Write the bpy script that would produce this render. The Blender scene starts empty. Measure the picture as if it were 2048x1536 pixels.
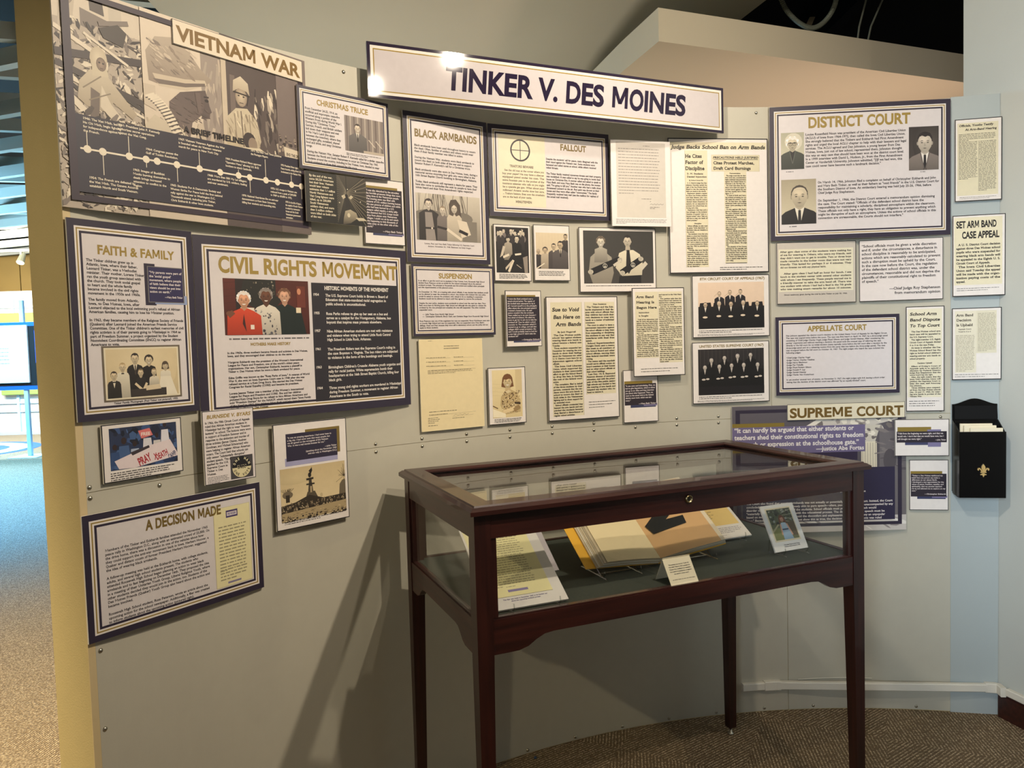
import bpy, math, random
from mathutils import Vector, Matrix
random.seed(7)
SC = bpy.context.scene
COL = SC.collection

# ------------------------------------------------------------------ camera
cam = bpy.data.cameras.new('camera'); camo = bpy.data.objects.new('camera', cam); COL.objects.link(camo)
cam.sensor_width = 36.0; cam.lens = 27.246; cam.clip_start = 0.05; cam.clip_end = 80
# eye height 1.54 m, pitched 3 degrees down, rolled about 1.7 degrees
RX = Vector((0.99957733, -0.00152826, -0.02903150)); DN = Vector((-0.02907170, -0.05254650, -0.99819522)); FW = Vector((0.0, 0.99861731, -0.05256872))
camo.matrix_world = Matrix(((RX.x, -DN.x, -FW.x, 0), (RX.y, -DN.y, -FW.y, 0), (RX.z, -DN.z, -FW.z, 1.54), (0, 0, 0, 1)))
SC.camera = camo

# ------------------------------------------------------------------ exposure, world, lights
SC.view_settings.view_transform = 'Standard'; SC.view_settings.look = 'None'
SC.view_settings.gamma = 1.0; SC.view_settings.exposure = 0.0; SC.view_settings.use_curve_mapping = False
wd = bpy.data.worlds.new('world'); SC.world = wd; wd.use_nodes = True
wd.node_tree.nodes['Background'].inputs[0].default_value = (1.0, 0.90, 0.76, 1)
wd.node_tree.nodes['Background'].inputs[1].default_value = 0.115

def spot(name, loc, target, power, col, size=70, blend=0.8, rad=0.04):
    l = bpy.data.lights.new(name, 'SPOT'); l.energy = power; l.color = col; l.spot_size = math.radians(size); l.spot_blend = blend; l.shadow_soft_size = rad
    o = bpy.data.objects.new(name, l); COL.objects.link(o); o.location = loc
    o.rotation_euler = (Vector(target) - Vector(loc)).to_track_quat('-Z', 'Y').to_euler(); return o
def area(name, loc, target, power, col, sx, sy):
    l = bpy.data.lights.new(name, 'AREA'); l.shape = 'RECTANGLE'; l.size = sx; l.size_y = sy; l.energy = power; l.color = col
    o = bpy.data.objects.new(name, l); COL.objects.link(o); o.location = loc
    o.rotation_euler = (Vector(target) - Vector(loc)).to_track_quat('-Z', 'Y').to_euler(); return o
WARM = (1.0, 0.86, 0.69)
spot('lamp_or_fill_spot', (1.41, 0.98, 3.3), (-0.60, 2.40, 2.10), 240, WARM, 96, 1.0, 0.035)
spot('lamp_or_fill_spot', (1.39, 0.22, 3.3), (0.35, 2.95, 1.95), 122, WARM, 84, 1.0, 0.035)
spot('lamp_or_fill_spot', (-0.25, 1.15, 3.35), (1.95, 2.9, 2.35), 165, (1.0, 0.90, 0.78), 92, 1.0, 0.07)
spot('lamp_or_fill_spot', (0.75, 1.3, 3.25), (1.15, 3.9, 3.10), 42, (1.0, 0.90, 0.76), 46, 1.0, 0.05)  # unseen spot added to brighten the soffit front
spot('lamp_or_fill_spot', (-2.9, 1.6, 3.3), (-2.3, 3.3, 0.0), 1250, (1.0, 0.84, 0.55), 80, 0.8)  # warm fill added to lift the left carpet, no fixture behind it
spot('lamp_or_fill_spot', (-2.6, -0.6, 3.3), (-1.1, 1.9, 0.9), 150, (1.0, 0.85, 0.55), 50, 0.9)  # unseen spot added to lighten the tan wall end
spot('fill_from_below', (2.3, 4.9, 1.2), (2.0, 4.8, 3.0), 100, (1.0, 0.72, 0.56), 120, 1.0, 0.3)  # added out of sight behind the wall to warm the soffit underside
spot('fill_from_below', (-1.2, 5.4, 0.9), (-1.2, 5.6, 3.5), 170, (1.0, 0.92, 0.78), 150, 1.0, 0.3)  # unseen upward fill, added so the grey ceiling slab comes out lighter
area('cool_fill', (-0.6, -1.6, 2.0), (2.15, 2.5, 1.25), 11, (0.72, 0.86, 1.0), 1.0, 1.4).data.spread = math.radians(38)  # no window modelled: unseen fill standing in for cool daylight on the right corner
area('hall_skylight', (-7.6, 9.5, 3.45), (-7.2, 9.4, 0), 800, (0.20, 0.60, 1.0), 2.8, 1.8)
spot('hall_fill', (-5.6, 7.6, 3.4), (-5.6, 8.0, 0), 2600, (0.12, 0.40, 1.0), 120, 0.9, 0.2)  # bodiless blue spot added to tint the hall floor
spot('hall_fill', (-9.0, 12.5, 3.3), (-8.8, 12.6, 0), 1700, (0.45, 0.74, 1.0), 140, 0.9, 0.2)  # second unseen blue fill added over the far floor
spot('hall_fill', (-6.2, 8.2, 3.3), (-8.0, 12.0, 1.5), 600, (1.0, 0.95, 0.88), 26, 0.6, 0.1)  # white spot added to whiten the notice on the sign
area('hall_upward_fill', (-8.0, 9.0, 0.8), (-8.2, 9.4, 4.0), 420, (0.35, 0.72, 1.0), 2, 4).data.spread = math.radians(110)  # sourceless fill floating near the floor, added to light the lattice from below
area('hall_wall_fill', (-9.5, 12.6, 3.3), (-9.5, 15.5, 1.8), 420, (1.0, 0.90, 0.74), 3, 0.5)  # unseen warm fill added to brighten the far wall

# ------------------------------------------------------------------ helpers
def lin(c):
    return tuple((x/255/12.92 if x/255 <= .04045 else ((x/255+.055)/1.055)**2.4) for x in c)
def mat(name, c, rough=.6, metal=0, noise=0, nscale=40, bump=0, bscale=200, emit=0, spec=.5, coat=0):
    m = bpy.data.materials.new(name); m.use_nodes = True; nt = m.node_tree; b = nt.nodes['Principled BSDF']
    b.inputs['Base Color'].default_value = (*lin(c), 1); b.inputs['Roughness'].default_value = rough; b.inputs['Metallic'].default_value = metal
    b.inputs['Specular IOR Level'].default_value = spec; b.inputs['Coat Weight'].default_value = coat
    tc = nt.nodes.new('ShaderNodeTexCoord')
    if noise:
        n = nt.nodes.new('ShaderNodeTexNoise'); n.inputs['Scale'].default_value = nscale; n.inputs['Detail'].default_value = 4
        mx = nt.nodes.new('ShaderNodeMix'); mx.data_type = 'RGBA'; L = lin(c)
        mx.inputs[6].default_value = (*[x*(1-noise) for x in L], 1); mx.inputs[7].default_value = (*[min(1, x*(1+noise)) for x in L], 1)
        nt.links.new(tc.outputs['Object'], n.inputs['Vector']); nt.links.new(n.outputs['Fac'], mx.inputs[0]); nt.links.new(mx.outputs[2], b.inputs['Base Color'])
    if bump:
        n2 = nt.nodes.new('ShaderNodeTexNoise'); n2.inputs['Scale'].default_value = bscale; bp = nt.nodes.new('ShaderNodeBump'); bp.inputs['Strength'].default_value = bump; bp.inputs['Distance'].default_value = .002
        nt.links.new(tc.outputs['Object'], n2.inputs['Vector']); nt.links.new(n2.outputs['Fac'], bp.inputs['Height']); nt.links.new(bp.outputs['Normal'], b.inputs['Normal'])
    if emit:
        b.inputs['Emission Color'].default_value = (*lin(c), 1); b.inputs['Emission Strength'].default_value = emit
    return m
def print_mat(name, rough, coat=0):
    m = mat(name, (255, 255, 255), rough, coat=coat); nt = m.node_tree; b = nt.nodes['Principled BSDF']
    a = nt.nodes.new('ShaderNodeAttribute'); a.attribute_name = 'Col'
    n = nt.nodes.new('ShaderNodeTexNoise'); n.inputs['Scale'].default_value = 60; tc = nt.nodes.new('ShaderNodeTexCoord')
    mr = nt.nodes.new('ShaderNodeMapRange'); mr.inputs[3].default_value = .94; mr.inputs[4].default_value = 1.03
    mx = nt.nodes.new('ShaderNodeMix'); mx.data_type = 'RGBA'; mx.blend_type = 'MULTIPLY'; mx.inputs[0].default_value = 1
    nt.links.new(tc.outputs['Object'], n.inputs['Vector']); nt.links.new(n.outputs['Fac'], mr.inputs[0])
    nt.links.new(a.outputs['Color'], mx.inputs[6]); nt.links.new(mr.outputs[0], mx.inputs[7]); nt.links.new(mx.outputs[2], b.inputs['Base Color'])
    return m
def wood_mat(name, c1, c2, axis='Z'):
    m = mat(name, c1, .38, coat=.25); nt = m.node_tree; b = nt.nodes['Principled BSDF']
    tc = nt.nodes.new('ShaderNodeTexCoord'); mp = nt.nodes.new('ShaderNodeMapping')
    mp.inputs['Scale'].default_value = {'Z': (60, 60, 4), 'X': (4, 60, 60), 'Y': (60, 4, 60)}[axis]
    n = nt.nodes.new('ShaderNodeTexNoise'); n.inputs['Scale'].default_value = 1.0; n.inputs['Detail'].default_value = 6
    r = nt.nodes.new('ShaderNodeValToRGB'); r.color_ramp.elements[0].position = .35; r.color_ramp.elements[1].position = .7
    r.color_ramp.elements[0].color = (*lin(c2), 1); r.color_ramp.elements[1].color = (*lin(c1), 1)
    nt.links.new(tc.outputs['Object'], mp.inputs[0]); nt.links.new(mp.outputs[0], n.inputs['Vector']); nt.links.new(n.outputs['Fac'], r.inputs[0]); nt.links.new(r.outputs[0], b.inputs['Base Color'])
    bp = nt.nodes.new('ShaderNodeBump'); bp.inputs['Strength'].default_value = .15; bp.inputs['Distance'].default_value = .001
    nt.links.new(n.outputs['Fac'], bp.inputs['Height']); nt.links.new(bp.outputs['Normal'], b.inputs['Normal'])
    return m
def glass_mat(name, tint=(.93, .97, .95), f0=.04, strength=1.0):
    # clear pane: mirror reflection by Schlick's Fresnel term over plain see-through glass
    m = bpy.data.materials.new(name); m.use_nodes = True; nt = m.node_tree; nt.nodes.clear()
    out = nt.nodes.new('ShaderNodeOutputMaterial'); mix = nt.nodes.new('ShaderNodeMixShader'); tr = nt.nodes.new('ShaderNodeBsdfTransparent'); gl = nt.nodes.new('ShaderNodeBsdfGlossy')
    tr.inputs[0].default_value = (*tint, 1); gl.inputs['Roughness'].default_value = .0
    g = nt.nodes.new('ShaderNodeNewGeometry'); d = nt.nodes.new('ShaderNodeVectorMath'); d.operation = 'DOT_PRODUCT'
    nt.links.new(g.outputs['Normal'], d.inputs[0]); nt.links.new(g.outputs['Incoming'], d.inputs[1])
    def M(op, a, b=None):
        x = nt.nodes.new('ShaderNodeMath'); x.operation = op
        for i, v in enumerate((a, b)):
            if v is None: continue
            if hasattr(v, 'is_linked'): nt.links.new(v, x.inputs[i])
            else: x.inputs[i].default_value = v
        return x.outputs[0]
    c = M('SUBTRACT', 1.0, M('ABSOLUTE', d.outputs['Value'])); p = M('POWER', c, 5.0); f = M('ADD', M('MULTIPLY', p, (1-f0)*strength), f0)
    nt.links.new(f, mix.inputs[0]); nt.links.new(tr.outputs[0], mix.inputs[1]); nt.links.new(gl.outputs[0], mix.inputs[2]); nt.links.new(mix.outputs[0], out.inputs[0])
    return m

def link(name, verts, faces, m, parent=None, smooth=False, loc=None, mw=None):
    me = bpy.data.meshes.new(name); me.from_pydata([tuple(v) for v in verts], [], faces); me.update()
    if m: me.materials.append(m)
    if smooth: me.polygons.foreach_set('use_smooth', [True]*len(me.polygons))
    o = bpy.data.objects.new(name, me); COL.objects.link(o)
    if parent: o.parent = parent
    if loc: o.location = loc
    if mw is not None: o.matrix_world = mw
    return o
def empty(name, loc, rz=0):
    o = bpy.data.objects.new(name, None); COL.objects.link(o); o.location = loc; o.rotation_euler = (0, 0, rz); o.empty_display_size = .05; return o
def tag(o, label, cat, group=None):
    o['label'] = label; o['category'] = cat
    if group: o['group'] = group
    return o
def struct(o): o['kind'] = 'structure'; return o
class G:
    """collects solids into one mesh"""
    def __init__(s): s.v = []; s.f = []
    def add(s, v, f):
        n = len(s.v); s.v += [tuple(p) for p in v]; s.f += [tuple(i+n for i in q) for q in f]; return s
    def box(s, a, b, c=0.0):
        x0, y0, z0 = a; x1, y1, z1 = b
        if c <= 0:
            return s.add([(x0,y0,z0),(x1,y0,z0),(x1,y1,z0),(x0,y1,z0),(x0,y0,z1),(x1,y0,z1),(x1,y1,z1),(x0,y1,z1)],
                         [(0,3,2,1),(4,5,6,7),(0,1,5,4),(1,2,6,5),(2,3,7,6),(3,0,4,7)])
        v = []; idx = {}
        for i, X in enumerate((x0, x1)):
            for j, Y in enumerate((y0, y1)):
                for k, Z in enumerate((z0, z1)):
                    sx, sy, sz = (1, -1)[i]*c, (1, -1)[j]*c, (1, -1)[k]*c
                    for ax in range(3):
                        p = [X+sx, Y+sy, Z+sz]; p[ax] = (X, Y, Z)[ax]; idx[(i, j, k, ax)] = len(v); v.append(tuple(p))
        f = []
        for ax in range(3):
            o = [a for a in range(3) if a != ax]
            for e in (0, 1):
                q = []
                for (m_, n_) in ((0, 0), (1, 0), (1, 1), (0, 1)):
                    key = [0, 0, 0]; key[ax] = e; key[o[0]] = m_; key[o[1]] = n_; q.append(idx[(*key, ax)])
                f.append(q)
        for ax in range(3):
            o = [a for a in range(3) if a != ax]
            for m_ in (0, 1):
                for n_ in (0, 1):
                    k0 = [0, 0, 0]; k0[o[0]] = m_; k0[o[1]] = n_; k1 = list(k0); k1[ax] = 1
                    f.append([idx[(*k0, o[0])], idx[(*k0, o[1])], idx[(*k1, o[1])], idx[(*k1, o[0])]])
        for i in (0, 1):
            for j in (0, 1):
                for k in (0, 1): f.append([idx[(i, j, k, 0)], idx[(i, j, k, 1)], idx[(i, j, k, 2)]])
        cx, cy, cz = (x0+x1)/2, (y0+y1)/2, (z0+z1)/2
        for n, q in enumerate(f):
            A, B, D = (Vector(v[q[t]]) for t in (0, 1, 2)); nn = (B-A).cross(D-A); cc = sum((Vector(v[t]) for t in q), Vector())/len(q)-Vector((cx, cy, cz))
            if nn.dot(cc) < 0: f[n] = q[::-1]
        return s.add(v, f)
    def prism(s, poly, d0, d1, axis='y'):
        """poly of (a,b) extruded; axis y: (x,z) poly; axis x: (y,z); axis z: (x,y)"""
        n = len(poly)
        def P(a, b, d): return {'y': (a, d, b), 'x': (d, a, b), 'z': (a, b, d)}[axis]
        v = [P(a, b, d0) for a, b in poly]+[P(a, b, d1) for a, b in poly]
        ar = sum(poly[i][0]*poly[(i+1) % n][1]-poly[(i+1) % n][0]*poly[i][1] for i in range(n))
        flip = (ar > 0) ^ (axis == 'y') ^ (d1 < d0)
        f = [tuple(range(n))[::-1], tuple(range(n, 2*n))]+[(i, (i+1) % n, n+(i+1) % n, n+i) for i in range(n)]
        if not flip: f = [q[::-1] for q in f]
        return s.add(v, f)
    def tube(s, path, r, n=8, closed=False):
        P = [Vector(p) for p in path]; base = len(s.v); m = len(P); up = None
        for i, p in enumerate(P):
            t = (P[(i+1) % m if closed else min(i+1, m-1)]-P[(i-1) % m if closed else max(i-1, 0)]).normalized()
            if up is None: up = Vector((0, 0, 1)) if abs(t.z) < .9 else Vector((1, 0, 0))
            a = t.cross(up).normalized(); b = a.cross(t).normalized(); up = b; rr = r[i] if isinstance(r, (list, tuple)) else r
            for k in range(n):
                w = 2*math.pi*k/n; s.v.append(tuple(p+a*math.cos(w)*rr+b*math.sin(w)*rr))
        for i in range(m if closed else m-1):
            for k in range(n):
                A = base+i*n; B = base+((i+1) % m)*n; s.f.append((A+k, A+(k+1) % n, B+(k+1) % n, B+k))
        if not closed: s.f.append(tuple(base+k for k in range(n))[::-1]); s.f.append(tuple(base+(m-1)*n+k for k in range(n)))
        return s
    def lathe(s, prof, n=16, mw=None):
        base = len(s.v); mw = mw or Matrix()
        for r, z in prof:
            for k in range(n):
                w = 2*math.pi*k/n; s.v.append(tuple(mw @ Vector((r*math.cos(w), r*math.sin(w), z))))
        for i in range(len(prof)-1):
            for k in range(n):
                A = base+i*n; B = A+n; s.f.append((A+k, A+(k+1) % n, B+(k+1) % n, B+k))
        s.f.append(tuple(base+k for k in range(n))[::-1]); s.f.append(tuple(base+(len(prof)-1)*n+k for k in range(n)))
        return s
    def obj(s, name, m, parent=None, smooth=False, loc=None, mw=None): return link(name, s.v, s.f, m, parent, smooth, loc, mw)

# ------------------------------------------------------------------ glyphs (built-in font turned into flat printed letters)
GL = {}
def make_glyphs():
    chars = [chr(c) for c in range(33, 127)]+list('\u201c\u201d\u2019\u2014\u2022\u00a9')
    styles = {'R': (0.026, 2), 'B': (0.036, 4)}
    tmp = []
    def T(body, off, res):
        c = bpy.data.curves.new('t', 'FONT'); c.body = body; c.offset = off; c.resolution_u = res; c.fill_mode = 'FRONT'
        o = bpy.data.objects.new('t', c); COL.objects.link(o); tmp.append(o); return o
    L = []
    for st, (off, res) in styles.items():
        bar = T('||', 0, 1)
        for ch in chars: L.append((st, ch, T(ch, off, res), T('|'+ch+'|', 0, 1), bar))
    dg = bpy.context.evaluated_depsgraph_get(); dg.update()
    def data(o):
        e = o.evaluated_get(dg); m = e.to_mesh(); v = [(p.co.x, p.co.y) for p in m.vertices]; f = [tuple(p.vertices) for p in m.polygons]
        nz = [p.normal.z for p in m.polygons]; f = [q if z > 0 else q[::-1] for q, z in zip(f, nz)]; e.to_mesh_clear(); return v, f
    cache = {}
    for st, ch, o, o2, bar in L:
        v, f = data(o)
        if id(bar) not in cache: cache[id(bar)] = max(p[0] for p in data(bar)[0])
        adv = max(p[0] for p in data(o2)[0])-cache[id(bar)]
        GL[st, ch] = (v, f, adv)
    for st, w in (('R', .105), ('B', .150)):   # the built-in M has crossed outlines: draw it from four strokes
        H = .729; x0, x1, xc = .075, .845, .46; d = w*1.12
        v = [(x0, 0), (x0+w, 0), (x0+w, H), (x0, H), (x1-w, 0), (x1, 0), (x1, H), (x1-w, H), (x0, H), (xc-d/2, .14), (xc+d/2, .14), (x0+d*1.05, H), (x1, H), (x1-d*1.05, H), (xc-d/2, .14), (xc+d/2, .14)]
        GL[st, 'M'] = (v, [(0, 1, 2, 3), (4, 5, 6, 7), (8, 9, 10, 11), (12, 13, 14, 15)], .92)
    # narrower round capitals and wider E, S, L as in a humanist grotesque
    WF = {'O': .84, 'C': .90, 'D': .92, 'G': .90, 'Q': .84, 'M': .95, 'E': 1.10, 'S': 1.10, 'B': 1.08, 'F': 1.10, 'L': 1.08, 'P': 1.06, 'R': 1.04, 'o': .92, 'e': .97, 'c': .97}
    for (st, ch) in list(GL):
        if ch in WF: v, f, a = GL[st, ch]; k = WF[ch]; GL[st, ch] = ([(p[0]*k, p[1]) for p in v], f, a*k)
    for st in styles: GL[st, ' '] = ([], [], .318)
    # slab-serif variant for the newspaper clippings: a foot on every flat stem end
    for ch in chars:
        v, f, a = GL['B', ch]; v = list(v); f = list(f)
        if ch.isalnum() and v:
            lo = min(p[1] for p in v); hi = max(p[1] for p in v)
            cnt = {}
            for q in f:
                for i in range(len(q)):
                    e = tuple(sorted((q[i], q[(i+1) % len(q)]))); cnt[e] = cnt.get(e, 0)+1
            add = []
            for (i, j), c in cnt.items():
                if c == 1 and abs(v[i][1]-v[j][1]) < 1e-3:
                    w = abs(v[i][0]-v[j][0]); y = v[i][1]
                    if .03 < w < .22 and (abs(y-lo) < .02 or abs(y-hi) < .02 or abs(y) < .05):
                        add.append((min(v[i][0], v[j][0])-.055, max(v[i][0], v[j][0])+.055, y, 1 if y < .3 else -1))
            for x0, x1, y, sg in add:
                n = len(v); y2 = y+sg*.055; y0, y1 = min(y, y2), max(y, y2); v += [(x0, y0), (x1, y0), (x1, y1), (x0, y1)]; f.append((n, n+1, n+2, n+3))
        GL['S', ch] = (v, f, a*1.03)
    GL['S', ' '] = ([], [], .33)
    for o in tmp:
        c = o.data; bpy.data.objects.remove(o); bpy.data.curves.remove(c)
make_glyphs()

# ------------------------------------------------------------------ flat print: shapes with colours, one mesh per printed part
class Buf:
    def __init__(s, y0=-.0004, step=4e-6): s.v = []; s.f = []; s.c = []; s.y = y0; s.step = step
    def build(s, name, parent, m):
        o = link(name, s.v, s.f, m, parent); ca = o.data.color_attributes.new('Col', 'FLOAT_COLOR', 'POINT')
        fl = []
        for c in s.c: fl += [c[0], c[1], c[2], 1.0]
        ca.data.foreach_set('color', fl); return o
class V:
    """a rectangle of print. x, y are fractions (y down); iso=True makes x a fraction of the height too"""
    def __init__(s, buf, ox, oz, w, h, iso=False, clip=None): s.b = buf; s.ox = ox; s.oz = oz; s.w = w; s.h = h; s.iso = iso; s.clip = clip; s.asp = w/h
    def sub(s, x0, y0, x1, y1, iso=False):
        ox, oz = s.P(x0, y0); ox1, oz1 = s.P(x1, y1); return V(s.b, ox, oz, ox1-ox, oz-oz1, iso, (ox, oz1, ox1, oz) if iso else s.clip)
    def P(s, x, y): return s.ox+x*(s.h if s.iso else s.w), s.oz-y*s.h
    def raw(s, pts, cols):
        if s.clip:
            X0, Z0, X1, Z1 = s.clip
            for (ax, lim, sg) in ((0, X0, 1), (0, X1, -1), (1, Z0, 1), (1, Z1, -1)):
                q = []; n = len(pts)
                for i in range(n):
                    a, b = pts[i], pts[(i+1) % n]; ca, cb = cols[i], cols[(i+1) % n]; da, db = sg*(a[ax]-lim), sg*(b[ax]-lim)
                    if da >= 0: q.append((a, ca))
                    if (da >= 0) != (db >= 0):
                        t = da/(da-db); q.append(((a[0]+(b[0]-a[0])*t, a[1]+(b[1]-a[1])*t), tuple(x+(y-x)*t for x, y in zip(ca, cb))))
                if len(q) < 3: return
                pts = [k[0] for k in q]; cols = [k[1] for k in q]
        B = s.b; n = len(B.v); ar = sum(pts[i][0]*pts[(i+1) % len(pts)][1]-pts[(i+1) % len(pts)][0]*pts[i][1] for i in range(len(pts)))
        B.v += [(p[0], B.y, p[1]) for p in pts]; B.c += list(cols); r = tuple(range(n, n+len(pts))); B.f.append(r if ar > 0 else r[::-1])
    def up(s): s.b.y -= s.b.step
    def poly(s, pts, c, c2=None):
        s.up(); Q = [s.P(*p) for p in pts]; L = lin(c)
        if c2 is None: cs = [L]*len(Q)
        else:
            z = [q[1] for q in Q]; a, b = max(z), min(z); L2 = lin(c2); cs = [tuple(x+(y-x)*((a-k)/(a-b+1e-9)) for x, y in zip(L, L2)) for k in z]
        s.raw(Q, cs); return s
    def rect(s, x0, y0, x1, y1, c, c2=None): return s.poly([(x0, y0), (x1, y0), (x1, y1), (x0, y1)], c, c2)
    def ell(s, cx, cy, rx, ry, c, ce=None, n=14, a0=0, rot=0):
        s.up(); ox, oz = s.P(cx, cy); L = lin(c); E = lin(ce) if ce else L; R = [];  cr, sr = math.cos(rot), math.sin(rot)
        for k in range(n):
            a = 2*math.pi*k/n; x, y = rx*s.h*math.cos(a), ry*s.h*math.sin(a); R.append((ox+x*cr-y*sr, oz+x*sr+y*cr))
        if ce is None: s.raw(R, [L]*n)
        else:
            for k in range(n): s.raw([(ox, oz), R[k], R[(k+1) % n]], [L, E, E])
        return s
    def ring(s, cx, cy, r, w, c, n=24, ry=None):
        s.up(); ox, oz = s.P(cx, cy); L = lin(c); ry = ry or r
        P = lambda a, rr, k: (ox+rr*s.h*math.cos(a), oz+(k)*s.h*math.sin(a))
        for k in range(n):
            a, b = 2*math.pi*k/n, 2*math.pi*(k+1)/n
            s.raw([P(a, r-w, ry-w), P(a, r, ry), P(b, r, ry), P(b, r-w, ry-w)], [L]*4)
        return s
    def line(s, x0, y0, x1, y1, w, c):
        (ax, az), (bx, bz) = s.P(x0, y0), s.P(x1, y1); d = math.hypot(bx-ax, bz-az) or 1; nx, nz = -(bz-az)/d*w*s.h/2, (bx-ax)/d*w*s.h/2; L = lin(c); s.up()
        s.raw([(ax+nx, az+nz), (bx+nx, bz+nz), (bx-nx, bz-nz), (ax-nx, az-nz)], [L]*4); return s
    # ---- lettering
    def width(s, t, st): return sum(GL.get((st, ch), GL[st, '?'])[2] for ch in t)
    def text(s, t, x, y, h, c, st='R', w=None, al='l', it=0, k=.84, rot=0):
        if not t.strip(): return s
        em = h*s.h/.729; nat = s.width(t, st)*em
        if w: k = w*s.w/nat
        ox, oz = s.P(x, y); tot = nat*k; L = lin(c)
        if al == 'c': ox -= tot/2
        if al == 'r': ox -= tot
        s.up(); B = s.b; px = 0; cr, sr = math.cos(rot), math.sin(rot)
        for ch in t:
            v, f, adv = GL.get((st, ch), GL[st, '?']); n = len(B.v)
            for (a, b) in v:
                X, Z = (px+(a+b*it)*em*k), b*em
                B.v.append((ox+X*cr-Z*sr, B.y, oz+X*sr+Z*cr))
            B.c += [L]*len(v); B.f += [tuple(i+n for i in q) for q in f]; px += adv*em*k
        return s
    def block(s, lines, x0, x1, y0, dy, h, c, st='R', just=False, it=0, kmax=1.1, al='l'):
        if isinstance(lines, str): lines = lines.split('|')
        if not just: h = min(h*1.10, dy*.72)
        em = h*s.h/.729; mx = max(s.width(l, st) for l in lines)*em; k = min(kmax*.95, (x1-x0)*s.w/mx)
        for i, l in enumerate(lines):
            if not l.strip(): continue
            full = just and not l.endswith('~'); ind = 0
            l = l.rstrip('~')
            if l.startswith('>'): l = l[1:]; ind = .05*(x1-x0)
            if full: s.text(l, x0+ind, y0+i*dy, h, c, st, w=x1-x0-ind, it=it)
            elif al == 'r': s.text(l, x1, y0+i*dy, h, c, st, k=k, it=it, al='r')
            elif al == 'c': s.text(l, (x0+x1)/2, y0+i*dy, h, c, st, k=k, it=it, al='c')
            else: s.text(l, x0+ind, y0+i*dy, h, c, st, k=k, it=it)
        return s
    def bars(s, x0, x1, y0, dy, n, h, c, jag=.0, last=.6, seed=1):
        """lines too small to read in the photograph: word-long strokes"""
        r = random.Random(seed); s.up(); L = lin(c); hh = h*s.h
        for i in range(n):
            x = x0*s.w; end = (x0+(x1-x0)*(last if i == n-1 else 1-jag*r.random()))*s.w; zz = s.oz-(y0+i*dy)*s.h
            while x < end-hh:
                wl = min(hh*r.uniform(1.0, 5.2), end-x); X = s.ox+x
                for (a, b) in ((0, .30), (.45, .75)):
                    s.raw([(X, zz+hh*a), (X+wl, zz+hh*a), (X+wl, zz+hh*b), (X, zz+hh*b)], [L]*4)
                x += wl+hh*.75
        return s
# ------------------------------------------------------------------ materials
M_LAM = mat('grey_laminate', (192, 187, 170), .42, noise=.035, nscale=25, bump=.05, bscale=400)
M_END = mat('tan_paint', (206, 186, 134), .7, noise=.03, nscale=30, bump=.2, bscale=250)
M_GUARD = mat('cream_paint', (212, 190, 145), .6)
M_BLUE = mat('pale_blue_paint', (176, 184, 182), .6, noise=.02, nscale=8, bump=.1, bscale=300)
M_WALLR = mat('pale_grey_paint', (196, 198, 190), .7, noise=.03, nscale=6, bump=.15, bscale=250)
M_CLOUD = mat('grey_ceiling_paint', (190, 184, 166), .8, noise=.03, nscale=3)
M_SOFF = mat('cream_soffit_paint', (214, 204, 180), .8, noise=.02, nscale=3)
M_BLACK = mat('black_void_paint', (10, 10, 11), .9)
M_DUCT = mat('galvanised_steel', (150, 155, 138), .4, metal=.3)
M_SCREW = mat('screw_steel', (190, 185, 170), .3, metal=1)
M_PLASTIC = mat('white_plastic', (226, 220, 205), .4)
M_WOOD = wood_mat('mahogany', (64, 27, 20), (40, 15, 12), 'X'); M_WOODY = wood_mat('mahogany_cross', (64, 27, 20), (40, 15, 12), 'Y'); M_WOODZ = wood_mat('mahogany_upright', (60, 25, 19), (38, 14, 11), 'Z')
M_FELT = mat('dark_green_felt', (60, 66, 58), .95, noise=.1, nscale=300)
M_GLASS = glass_mat('clear_glass', (.985, .99, .985))
M_ACR = glass_mat('clear_acrylic', (.86, .88, .86), .22)
M_FOAM = mat('white_foam_core', (222, 218, 212), .7)
M_PRINT = print_mat('printed_matte', .48); M_GLOSSP = print_mat('printed_gloss', .04, 0)
M_PBLACK = mat('black_gloss_paint', (9, 9, 9), .22)
M_BRASS = mat('brass', (236, 200, 130), .38, metal=.55)
M_PAPER = mat('cream_paper', (238, 226, 196), .8)
M_TAN = mat('aged_paper', (214, 172, 120), .85, noise=.06, nscale=25)
M_YELLOW = mat('yellow_folder_card', (232, 176, 52), .7, noise=.04, nscale=30)
M_CLOTH = mat('black_armband_cloth', (20, 22, 22), .9)

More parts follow.
